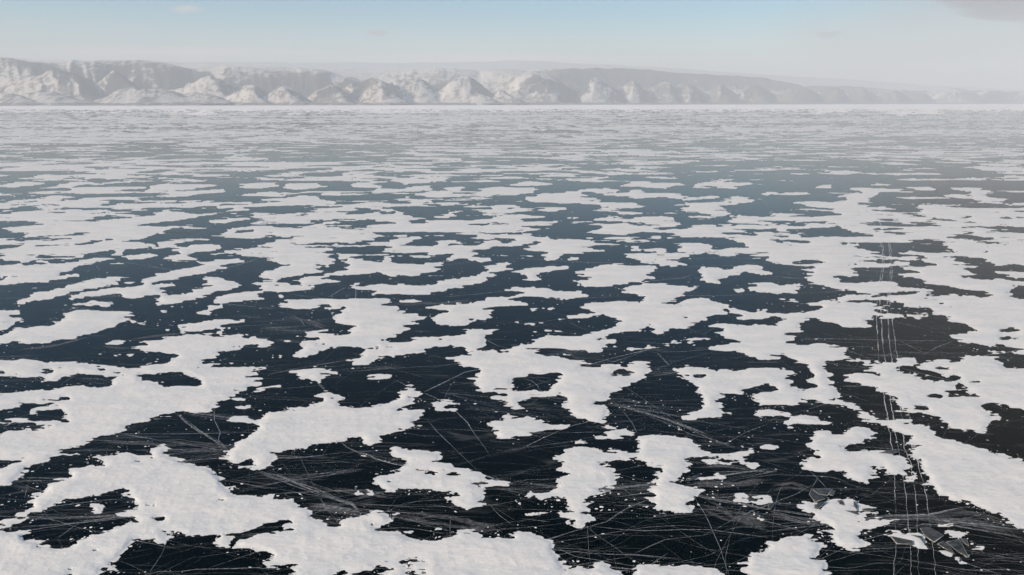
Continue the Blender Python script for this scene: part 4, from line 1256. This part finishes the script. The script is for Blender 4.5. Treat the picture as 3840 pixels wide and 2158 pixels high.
VC = np.concatenate([np.clip(0.42 + (field.ravel() - 0.5) * np.interp(CY.ravel(), [600, 1100], [9, 4.5]), 0, 1), np.full(ehx.size + evx.size, 0.42)]).astype(np.float32)
eh = NN + np.arange(H_ * (W_ - 1)).reshape(H_, W_ - 1)
ev = NN + eh.size + np.arange((H_ - 1) * W_).reshape(H_ - 1, W_)
ins = inside.astype(np.int8)
code = ins[:-1, :-1] + 2 * ins[:-1, 1:] + 4 * ins[1:, 1:] + 8 * ins[1:, :-1]
# ring order of a cell: corner0 top corner1 right corner2 bottom corner3 left
ring = [idx[:-1, :-1], eh[:-1, :], idx[:-1, 1:], ev[:, 1:], idx[1:, 1:], eh[1:, :], idx[1:, :-1], ev[:, :-1]]
cell_lab = np.maximum(np.maximum(lab[:-1, :-1], lab[:-1, 1:]), np.maximum(lab[1:, 1:], lab[1:, :-1]))
f_lab, f_len, f_vert = [], [], []
for c in range(1, 16):
    sel = np.nonzero(code == c)
    if not len(sel[0]): continue
    keep = []
    for k in range(8):
        if k % 2 == 0:
            if c >> (k // 2) & 1: keep.append(k)
        else:
            a = c >> (k // 2) & 1; b = c >> ((k // 2 + 1) % 4) & 1
            if a != b: keep.append(k)
    v = np.stack([ring[k][sel] for k in keep][::-1], 1)
    f_vert.append(v.ravel()); f_len.append(np.full(len(v), len(keep))); f_lab.append(cell_lab[sel])
f_vert = np.concatenate(f_vert); f_len = np.concatenate(f_len); f_lab = np.concatenate(f_lab)

# size of each patch in the photo
carea = np.outer(np.gradient(rows), np.full(W_, 3.4))
inview = (CX > 0) & (CX < 3840) & (CY < 2158)
nl = lab.max() + 1
area_in = np.bincount(lab.ravel(), (carea * inview).ravel(), nl)
sx = np.bincount(lab.ravel(), (carea * inview * CX).ravel(), nl); sy = np.bincount(lab.ravel(), (carea * inview * CY).ravel(), nl)
area_in[0] = 0
order = np.argsort(-area_in)
order = [k for k in order[:300] if area_in[k] > 260]
order = order[:296]
far_id = lab[2, W_ // 2]

st = np.concatenate([[0], np.cumsum(f_len)[:-1]])
def main_island(sel):
    """keep the largest connected piece of a patch, hand back the loose bits"""
    ln = f_len[sel]; s0 = st[sel]
    first = np.concatenate([[0], np.cumsum(ln)[:-1]])
    li = np.repeat(s0 - first, ln) + np.arange(ln.sum())
    u, inv = np.unique(f_vert[li], return_inverse=True)
    a = inv[np.repeat(first, ln)]; b = inv
    p = np.arange(len(u))
    while True:
        q = p.copy()
        m_ = np.minimum(p[a], p[b])
        np.minimum.at(q, p[a], m_); np.minimum.at(q, p[b], m_)
        q = q[q]; q = q[q]
        if (q == p).all(): break
        p = q
    r_ = p[inv[first]]
    ids, cnt = np.unique(r_, return_counts=True)
    ok = r_ == ids[cnt.argmax()]
    return sel[ok], sel[~ok]

def mk_snow(name, sel, mat=None):
    ln = f_len[sel]; s0 = st[sel]
    li = np.repeat(s0 - np.concatenate([[0], np.cumsum(ln)[:-1]]), ln) + np.arange(ln.sum())
    vi = f_vert[li]
    u, inv = np.unique(vi, return_inverse=True)
    o = mesh_obj(name, np.stack([VX[u], VY[u], VZ[u]], 1), inv, np.concatenate([[0], np.cumsum(ln)[:-1]]), ln, mat or M_SNOW)
    at_ = o.data.attributes.new('cover', 'FLOAT', 'POINT')
    at_.data.foreach_set('value', VC[u])
    return o

# words for a patch: where it lies and how large it is among its neighbours
def zone(px, py):
    for lim, w in ((430, 'below the hills'), (520, 'on the far ice'), (640, 'on the pale ice'), (800, 'on the blue ice'),
                   (1000, 'on the dark blue ice'), (1250, 'on the middle dark ice'), (1600, 'on the near black ice'), (1900, 'on the foreground ice'), (9999, 'along the bottom edge')):
        if py < lim: break
    for lx, h in ((420, 'at far left'), (1000, 'at left'), (1640, 'left of centre'), (2250, 'in the centre'), (2850, 'right of centre'), (3350, 'near the tyre lines'), (9999, 'at far right')):
        if px < lx: break
    return w + ' ' + h
SIZE = ['largest', 'second largest', 'third largest', 'fourth largest', 'fifth largest', 'sixth largest']
fsort = np.argsort(f_lab, kind='stable')
fl = f_lab[fsort]
zcount = {}
scraps = {}
extra = []
cells_by = {}
used = set()
for k in order:
    lo, hi = np.searchsorted(fl, [k, k + 1])
    if hi == lo: continue
    px, py = sx[k] / area_in[k], sy[k] / area_in[k]
    body, loose = main_island(fsort[lo:hi])
    extra.append(loose)
    o = mk_snow('snow_patch', body, M_FRESH if k == far_id else M_SNOW)
    js, is_ = np.nonzero((lab == k) & inview)
    wpx = np.ptp(cols[is_]) + 3; hpx = np.ptp(rows[js]) + 3
    shape = 'long thin' if wpx > 7 * hpx else 'stretched' if wpx > 3.2 * hpx else 'broad' if wpx > 1.4 * hpx else 'compact'
    z = zone(px, py)
    n = zcount.get(z, 0); zcount[z] = n + 1
    if k == far_id:
        tag(o, 'continuous white snow belt lying along the whole foot of the hills', 'snow patch', 'snow patches on the lake ice')
    elif n < 6:
        tag(o, f'{shape} white snow patch, {SIZE[n]} {z}', 'snow patch', 'snow patches on the lake ice')
    else:
        scraps.setdefault(z, []).append((px, o))
    used.add(k)
ORD = ['leftmost', 'second from left', 'third from left', 'fourth from left', 'fifth from left', 'sixth from left', 'seventh from left', 'eighth from left', 'ninth from left', 'tenth from left', 'eleventh from left', 'twelfth from left']
for z, lst in scraps.items():
    lst.sort(key=lambda a: a[0])
    for i, (px, o) in enumerate(lst):
        w = '' if len(lst) == 1 else ', rightmost of its row' if i == len(lst) - 1 else ', ' + ORD[min(i, 11)]
        tag(o, f'small white snow scrap {z}{w}', 'snow patch', 'small snow scraps ' + z)
sel = np.concatenate([fsort[~np.isin(fl, list(used))]] + extra)
tag(mk_snow('snow_flecks', sel), kind='stuff')

# single crumbs of snow blown over the bare ice, too small and many to count
rng = np.random.default_rng(11)
nf = 130000
fx = rng.uniform(-900, 4740, nf); fy = 880 + (2600 - 880) * rng.random(nf) ** 0.9
fxw, fyw = ground(fx, fy)
jf = np.clip(np.searchsorted(rows, fy), 0, H_ - 1); if_ = np.clip(np.searchsorted(cols, fx), 0, W_ - 1)
bl = box_blur(box_blur(soft, 14, 0), 18, 1)
pr = 0.02 + 1.5 * sstep(0.03, 0.5, bl[jf, if_]) * (0.06 + sstep(0.0, 0.4, fbm(fxw, fyw, 1.6, 3, 401))) + 0.6 * sstep(0.12, 0.5, fbm(fxw * 0.2, fyw, 3.0, 4, 411))
keep = (rng.random(nf) < pr * 0.5) & (~inside[jf, if_]) & (rng.random(nf) < np.interp(fy, [880, 1250, 2300], [0.4, 0.8, 0.85]))
fxw, fyw, fy = fxw[keep], fyw[keep], fy[keep]
n_ = len(fxw)
ppf = F_PX / (fyw * math.cos(PITCH) + CAM_H * math.sin(PITCH))
ln_ = (0.010 + 0.085 * rng.random(n_) ** 5.0) * (1 + 0.5 * (rng.random(n_) < 0.15)) * np.maximum(1, 32 / ppf) ** 0.8
wd_ = ln_ * rng.uniform(0.3, 0.85, n_)
an_ = rng.normal(0.25, 0.7, n_)
k6 = np.arange(6) / 6 * 2 * np.pi
rad = rng.uniform(0.65, 1.2, (n_, 6))
lx = np.cos(k6)[None] * rad * ln_[:, None] * 1.5; ly = np.sin(k6)[None] * rad * wd_[:, None] * 1.5
vx = fxw[:, None] + lx * np.cos(an_)[:, None] - ly * np.sin(an_)[:, None]
vy = fyw[:, None] + lx * np.sin(an_)[:, None] + ly * np.cos(an_)[:, None]
top = np.stack([vx, vy, np.full_like(vx, 0.0075)], -1)
apex = np.stack([fxw, fyw, 0.0085 + wd_ * 0.25], -1)[:, None]
V = np.concatenate([top, apex], 1).reshape(-1, 3)
base_ = (np.arange(n_) * 7)[:, None, None]
tri = np.stack([np.arange(6), (np.arange(6) + 1) % 6, np.full(6, 6)], 1)[None]
Fc = (tri + base_).reshape(-1, 3)
tag(mesh_obj('snow_crumbs', V, Fc.ravel(), np.arange(len(Fc)) * 3, np.full(len(Fc), 3), M_FRESH, smooth=False), kind='stuff')

# ------------------------------------------------------------------ cracks
def resample(P, step):
    seg = np.hypot(*np.diff(P, axis=0).T)
    s = np.concatenate([[0], np.cumsum(seg)])
    n = max(3, int(s[-1] / step))
    t = np.linspace(0, s[-1], n)
    return np.stack([np.interp(t, s, P[:, 0]), np.interp(t, s, P[:, 1])], 1), t

def ribbon(P, width, z, seed, jag=0.5, step=0.4):
    """a strip of ice crack: ragged centre line, uneven width, soft ends"""
    P, t = resample(P, step)
    d = np.gradient(P, axis=0); d /= np.maximum(1e-6, np.hypot(d[:, 0], d[:, 1]))[:, None]
    nrm = np.stack([-d[:, 1], d[:, 0]], 1)
    off = (vnoise(t / 1.7, t * 0, seed) * 0.6 + vnoise(t / 0.5, t * 0 + 3, seed) * 0.4) * width * jag
    wv = width * (0.55 + 0.45 * vnoise(t / 2.3, t * 0 + 9, seed)) * np.clip(np.minimum(t, t[-1] - t) / (0.12 * t[-1] + 0.3), 0.15, 1) + 0.004
    c = P + nrm * off[:, None]
    L = c + nrm * (wv / 2)[:, None]; Rr = c - nrm * (wv / 2)[:, None]
    n = len(P)
    V = np.concatenate([np.c_[L, np.full(n, z)], np.c_[c, np.full(n, z + 0.0012)], np.c_[Rr, np.full(n, z)]])
    i = np.arange(n - 1)
    Fq = np.concatenate([np.stack([i + n, i + n + 1, i + 1, i], 1), np.stack([i + 2 * n, i + 2 * n + 1, i + n + 1, i + n], 1)])
    e = np.concatenate([np.full(n, 0.25), np.full(n, 1.0), np.full(n, 0.25)])
    return V, Fq, e

def ribbons_obj(name, parts, mat):
    vs_, fs_, es_, o_ = [], [], [], 0
    for V, Fq, e in parts:
        vs_.append(V); fs_.append(Fq + o_); es_.append(e); o_ += len(V)
    V = np.concatenate(vs_); Fq = np.concatenate(fs_)
    o = mesh_obj(name, V, Fq.ravel(), np.arange(len(Fq)) * 4, np.full(len(Fq), 4), mat)
    a = o.data.attributes.new('edge', 'FLOAT', 'POINT')
    a.data.foreach_set('value', np.concatenate(es_).astype(np.float32))
    return o

def side(px):
    return 'left of the view' if px < 1100 else 'centre left' if px < 1900 else 'centre right' if px < 2750 else 'right of the view'
def band(py):
    return 'middle distance' if py < 1150 else 'near middle' if py < 1580 else 'foreground'
ccount = {}
for q, line in enumerate(CRACKS.strip().splitlines()):
    tile, wd, rest_ = line.split(' ', 2)
    p = tile_pts(tile, rest_)
    gx, gy = ground(p[:, 0], p[:, 1])
    P = np.stack([gx, gy], 1)
    wd = float(wd) * 1.25
    parts = [ribbon(P, wd, 0.0016 + q * 0.00002, q)]
    if wd > 0.13:
        for s_ in (-1, 1):
            parts.append(ribbon(P + np.array([0.35, s_ * 0.55]) * wd, wd * 0.5, 0.0013 + q * 0.00002 + 0.0003 * (s_ > 0), q + 500 + s_))
    o = ribbons_obj('ice_crack', parts, M_VEIL if wd > 0.17 else M_CRACK)
    slope = (p[-1, 1] - p[0, 1]) / max(1, abs(p[-1, 0] - p[0, 0])) * np.sign(p[-1, 0] - p[0, 0])
    lean = 'falling to the right' if slope > 0.18 else 'rising to the right' if slope < -0.18 else 'running level'
    kind = 'broad cloudy grey' if wd > 0.17 else 'thin white' if wd < 0.08 else 'pale'
    key = f'{kind} ice crack {lean}, {band(p[:, 1].mean())}, {side(p[:, 0].mean())}'
    ccount.setdefault(key, []).append((o, p))
for key, lst in ccount.items():
    lst.sort(key=lambda a: np.ptp(a[1], 0).max(), reverse=True)
    for i, (o, p) in enumerate(lst):
        pre = '' if len(lst) == 1 else ['longest ', 'second longest ', 'third longest ', 'fourth longest ', 'fifth longest ', 'sixth longest '][min(i, 5)]
        tag(o, pre + key, 'ice crack', 'cracks in the lake ice')

# the web of fine cracks between them
rng = np.random.default_rng(5)
parts, veils = [], []
for k in range(1150):
    py = 560 + (2600 - 560) * rng.random() ** 0.8
    px = rng.uniform(-1200, 5040)
    gx, gy = ground(px, py)
    Lm = rng.uniform(4, 26) * (1 + (1500 / max(py, 400) - 0.7))
    ang = rng.normal(0.0, 0.30) if rng.random() < 0.62 else rng.uniform(-1.4, 1.4)
    ang += 0.25 * (px - 1920) / 1920 * -1
    n = 9
    tt = np.linspace(-0.5, 0.5, n)
    bend = rng.normal(0, 0.05) * Lm
    cx = gx + np.cos(ang) * tt * Lm - np.sin(ang) * bend * (tt * 2) ** 2
    cy = gy + np.sin(ang) * tt * Lm + np.cos(ang) * bend * (tt * 2) ** 2 + rng.normal(0, 0.012 * Lm, n)
    if cy.min() < 9: continue
    wv = rng.choice([0.018, 0.028, 0.04, 0.09, 0.2], p=[.3, .3, .22, .12, .06]) * (1 + max(0, 900 - py) / 250)
    (veils if wv > 0.08 else parts).append(ribbon(np.stack([cx, cy], 1), wv, 0.0007 + k * 8e-7, 1000 + k, 0.4, 0.7))
# fans of fine grey fractures running out from the pressure lines
FANS = ((855, 1690, 180, 16), (870, 1700, 160, 8), (960, 1770, 25, 10), (470, 1935, 170, 12), (480, 1875, 5, 10), (60, 1800, 8, 8), (1180, 1895, 10, 16), (1350, 1700, 14, 12), (1350, 1760, 165, 12),
        (1500, 1840, 170, 10), (1860, 1830, 8, 14), (1900, 1800, 172, 14), (2160, 1830, 6, 12), (2600, 1830, 175, 14), (2640, 1860, 5, 14), (2920, 1770, 172, 14), (3230, 1950, 8, 16), (3240, 1955, 175, 14), (3500, 1950, 12, 12),
        (2280, 1515, 18, 12), (2380, 1530, 16, 8), (2560, 1390, 170, 10), (2000, 1480, 20, 8), (1750, 1530, 10, 10), (1500, 1370, 170, 12), (980, 1230, 6, 14), (1220, 1240, 172, 10), (2250, 1310, 170, 14), (3000, 1275, 5, 10),
        (3350, 1320, 10, 10), (2900, 1330, 170, 8), (300, 1420, 8, 8), (700, 1550, 12, 12), (1650, 1470, 25, 8))
for hx, hy, deg, nn in FANS:
    gx, gy = (float(v) for v in ground(hx, hy))
    for j in range(nn):
        ang = R(deg) * -1 + rng.normal(0, 0.16)
        Lm = rng.uniform(3, 11)
        o0 = rng.uniform(-0.5, 0.5)
        tt = np.linspace(0, 1, 8)
        bow = rng.normal(0, 0.06) * Lm
        cx = gx + np.cos(ang) * (tt * Lm + o0) - np.sin(ang) * bow * tt ** 2
        cy = gy + np.sin(ang) * (tt * Lm) + rng.normal(0, 0.25) + np.cos(ang) * bow * tt ** 2 + rng.normal(0, 0.03, 8)
        if cy.min() < 12: continue
        wv = rng.choice([0.02, 0.035, 0.06, 0.14], p=[.35, .35, .2, .1])
        (veils if wv > 0.1 else parts).append(ribbon(np.stack([cx, cy], 1), wv, 0.0021 + len(parts) * 5e-7, 9000 + len(parts) + 31 * j, 0.4, 0.5))
tag(ribbons_obj('fine_cracks', parts, M_FINE), kind='stuff')
tag(ribbons_obj('cloudy_cracks', veils, M_VEIL), kind='stuff')

# broad clouded belts of bubbly ice along the pressure lines
def belt(P, width, z, seed):
    V, Fq, e = ribbon(P, width, z, seed, 0.35, 0.5)
    e[:] = 0.0
    n = len(e) // 3
    e[n:2 * n] = np.clip(np.minimum(np.arange(n), n - 1 - np.arange(n)) / (0.2 * n), 0, 1)
    return V, Fq, e
parts = []
for q, line in enumerate(BELTS.strip().splitlines()):
    tile, wd, rest_ = line.split(' ', 2)
    p = tile_pts(tile, rest_)
    gx, gy = ground(p[:, 0], p[:, 1])
    P = np.stack([gx, gy], 1)
    for h in range(3):
        parts.append(belt(P + np.array([0.3 * h, (h - 1) * 0.33 * float(wd)]), float(wd) * (1.0, 1.5, 0.8)[h], 0.0003 + 0.00004 * (3 * q + h), 7000 + 3 * q + h))
tag(ribbons_obj('cloudy_ice', parts, M_CLOUDY), kind='stuff')

# ------------------------------------------------------------------ tyre lines on the ice
names = ['outermost left', 'second from left', 'third from left', 'rightmost']
for q, chain in enumerate(TRACKS):
    p = np.concatenate([tile_pts(*seg.split(' ', 1)) for seg in chain.split(';')])
    gx, gy = ground(p[:, 0], p[:, 1])
    P = np.stack([gx, gy], 1)
    o = ribbons_obj('tyre_track', [ribbon(P, 0.16, 0.0042 + q * 0.0002, 3000 + q, 0.5, 0.12)], M_TRACK)
    tag(o, f'{names[q]} of the broken white tyre lines running up the right side', 'tyre track', 'tyre tracks on the ice')

# ------------------------------------------------------------------ plates of broken ice
def plate(P, thick_, tilt, seed):
    r_ = random.Random(seed)
    c = P.mean(0)
    ax, ay = r_.uniform(-tilt, tilt), r_.uniform(-tilt, tilt)
    n = len(P)
    zt = np.array([(p - c) @ np.array([ax, ay]) for p in P])
    zt = zt - zt.min() + thick_ * 0.7 + 0.012
    top = np.c_[P, zt]
    inn = np.c_[c + (P - c) * np.array([r_.uniform(0.86, 0.985) for _ in range(n)])[:, None], zt + 0.006]
    bot = np.c_[P, np.maximum(zt - thick_, 0.002)]
    V = np.concatenate([inn, top, bot])
    loops, tot = list(range(n)), [n]
    for a in range(n):
        b = (a + 1) % n
        loops += [n + a, n + b, b, a]; tot.append(4)
        loops += [2 * n + a, 2 * n + b, n + b, n + a]; tot.append(4)
    return V, loops, np.concatenate([[0], np.cumsum(tot)[:-1]]), tot
PL = ['wide grey ice plate above the starburst of snow', 'long wedge of grey ice under the bright white ridge line', 'dark ice lens on the left side of the snow starburst',
      'small grey ice shard in the top of the snow starburst', 'flat grey ice lens on the right side of the snow starburst', 'sharp triangular ice shard low in the snow starburst',
      'narrow upright ice sliver near the right of the snow starburst', 'small tilted ice shard touching the bright ridge line', 'long dark ice plate between the tyre lines, lower right',
      'curved dark ice plate right of the long plate', 'large dark ice plate crossed by the rightmost tyre line', 'big tilted dark ice slab right of the tyre lines',
      'small square ice shard at the top of the tilted slab', 'grey ice slab leaning left beside the big tilted slab', 'slim grey ice shard beside the white snow sliver', 'pale grey ice plate at the left of the broken zone',
      'flat grey ice plate on snow beside the leftmost tyre line']
for q, line in enumerate(PLATES.strip().splitlines()):
    tile, s = line.split(' ', 1)
    p = tile_pts(tile, s)
    gx, gy = ground(p[:, 0], p[:, 1])
    P = np.stack([gx, gy], 1)
    ar = 0.5 * np.sum(P[:, 0] * np.roll(P[:, 1], -1) - P[:, 1] * np.roll(P[:, 0], -1))
    if ar < 0: P = P[::-1]
    V, lo, st, to = plate(P, 0.07, 0.05, q)
    o = mesh_obj('ice_plate', V, lo, st, to, M_PLATE, smooth=False)
    o.data.materials.append(M_SNOW)      # snow caught along the broken rim
    at_ = o.data.attributes.new('cover', 'FLOAT', 'POINT')
    at_.data.foreach_set('value', np.full(len(V), 0.34, np.float32))
    for a_ in range(len(P)):
        o.data.polygons[1 + 2 * a_].material_index = 1
    tag(o, PL[q], 'ice plate', 'broken ice plates in the snow')

# ------------------------------------------------------------------ the air
def box_mesh(name, lo, hi):
    V = np.array([[x, y, z] for x in (lo[0], hi[0]) for y in (lo[1], hi[1]) for z in (lo[2], hi[2])])
    F = [(0, 1, 3, 2), (4, 6, 7, 5), (0, 4, 5, 1), (2, 3, 7, 6), (0, 2, 6, 4), (1, 5, 7, 3)]
    return mesh_obj(name, V, np.array(F).ravel(), np.arange(6) * 4, [4] * 6, None, smooth=False)
zmax = max(float(Z.max()), float(Z2.max())) + 25
hz = box_mesh('haze', (-28500, -900, -1.0), (28500, 32500, zmax))
tag(hz, kind='stuff')
mh = bpy.data.materials.new('cold_air')
mh.use_nodes = True
mh.node_tree.nodes.clear()
ho = mh.node_tree.nodes.new('ShaderNodeOutputMaterial')
pv = mh.node_tree.nodes.new('ShaderNodeVolumePrincipled')
pv.inputs['Color'].default_value = (0.785, 0.865, 0.96, 1)
pv.inputs['Density'].default_value = 8.8e-5
pv.inputs['Anisotropy'].default_value = -0.05
mh.node_tree.links.new(pv.outputs[0], ho.inputs['Volume'])
hz.data.materials.append(mh)
print('zmax', zmax, 'snow faces', len(f_len), 'patches', len(used))

# ------------------------------------------------------------------ clouds, beyond the haze
def cloud_material(name, dens, scale, col, soft_=0.55):
    m, n, l = new_mat(name)
    out = n.new('ShaderNodeOutputMaterial')
    pv_ = n.new('ShaderNodeVolumePrincipled')
    pv_.inputs['Color'].default_value = (*col, 1)
    pv_.inputs['Anisotropy'].default_value = 0.0
    tc = n.new('ShaderNodeTexCoord')
    ln = n.new('ShaderNodeVectorMath'); ln.operation = 'LENGTH'
    l.new(tc.outputs['Object'], ln.inputs[0])
    nz = n.new('ShaderNodeTexNoise'); nz.inputs['Scale'].default_value = scale; nz.inputs['Detail'].default_value = 5; nz.inputs['Roughness'].default_value = 0.6
    l.new(tc.outputs['Object'], nz.inputs['Vector'])
    a = n.new('ShaderNodeMath'); a.operation = 'MULTIPLY_ADD'; a.inputs[1].default_value = 1.5; a.inputs[2].default_value = 0.25
    l.new(nz.outputs[0], a.inputs[0])
    b_ = n.new('ShaderNodeMath'); b_.operation = 'SUBTRACT'
    l.new(a.outputs[0], b_.inputs[0]); l.new(ln.outputs['Value'], b_.inputs[1])
    c_ = n.new('ShaderNodeMath'); c_.operation = 'MULTIPLY'; c_.use_clamp = True; c_.inputs[1].default_value = 1.0 / soft_
    l.new(b_.outputs[0], c_.inputs[0])
    e_ = n.new('ShaderNodeMath'); e_.operation = 'MULTIPLY'; e_.inputs[1].default_value = dens
    l.new(c_.outputs[0], e_.inputs[0])
    l.new(e_.outputs[0], pv_.inputs['Density'])
    l.new(pv_.outputs[0], out.inputs['Volume'])
    return m

def sky_point(px, py, Y):
    return (px - 1920) / F_PX * Y * ROWX, Y, float(rise(py, Y))

import bmesh
def cloud(px, py, Y, sx_, sy_, sz_, mat, label, rz=0.0):
    bm_ = bmesh.new()
    bmesh.ops.create_icosphere(bm_, subdivisions=3, radius=1.0)
    me = bpy.data.meshes.new('cloud')
    bm_.to_mesh(me); bm_.free()
    me.materials.append(mat)
    o = bpy.data.objects.new('cloud', me)
    COL.objects.link(o)
    o.location = sky_point(px, py, Y)
    o.scale = (sx_, sy_, sz_)
    o.rotation_euler = (0, 0, rz)
    tag(o, label, 'cloud', 'clouds in the sky')
    return o
YC = 34500
k = YC / F_PX
cloud(3800, -52, YC + 800, 420 * k, 1500, 125 * k, cloud_material('grey_cloud', 0.0060, 1.9, (0.09, 0.15, 0.24), 1.0), 'large dark grey cloud hanging in the upper right corner of the sky')
cloud(3080, 128, YC + 300, 62 * k, 500, 17 * k, cloud_material('thin_grey_cloud', 0.0030, 1.7, (0.30, 0.34, 0.40), 0.9), 'small grey wisp of cloud above the right end of the hills')
cloud(1425, 124, YC + 300, 50 * k, 500, 15 * k, cloud_material('thin_mauve_cloud', 0.0028, 1.7, (0.42, 0.37, 0.38), 0.9), 'small mauve wisp of cloud above the hills, left of the middle')
cloud(735, 34, YC + 300, 70 * k, 500, 18 * k, cloud_material('pink_cloud', 0.0013, 1.6, (0.95, 0.80, 0.74), 0.9), 'faint pink wisp of cloud at the upper left of the sky')

bank = cloud_material('cream_cloud_bank', 0.0009, 2.2, (0.97, 0.93, 0.89), 1.2)
cloud(560, 205, YC + 1200, 820 * k, 1600, 40 * k, bank, 'long pale cloud bank lying along the ridge tops at the left')
cloud(1900, 228, YC + 1200, 760 * k, 1600, 32 * k, bank, 'long pale cloud bank lying along the ridge tops in the middle')
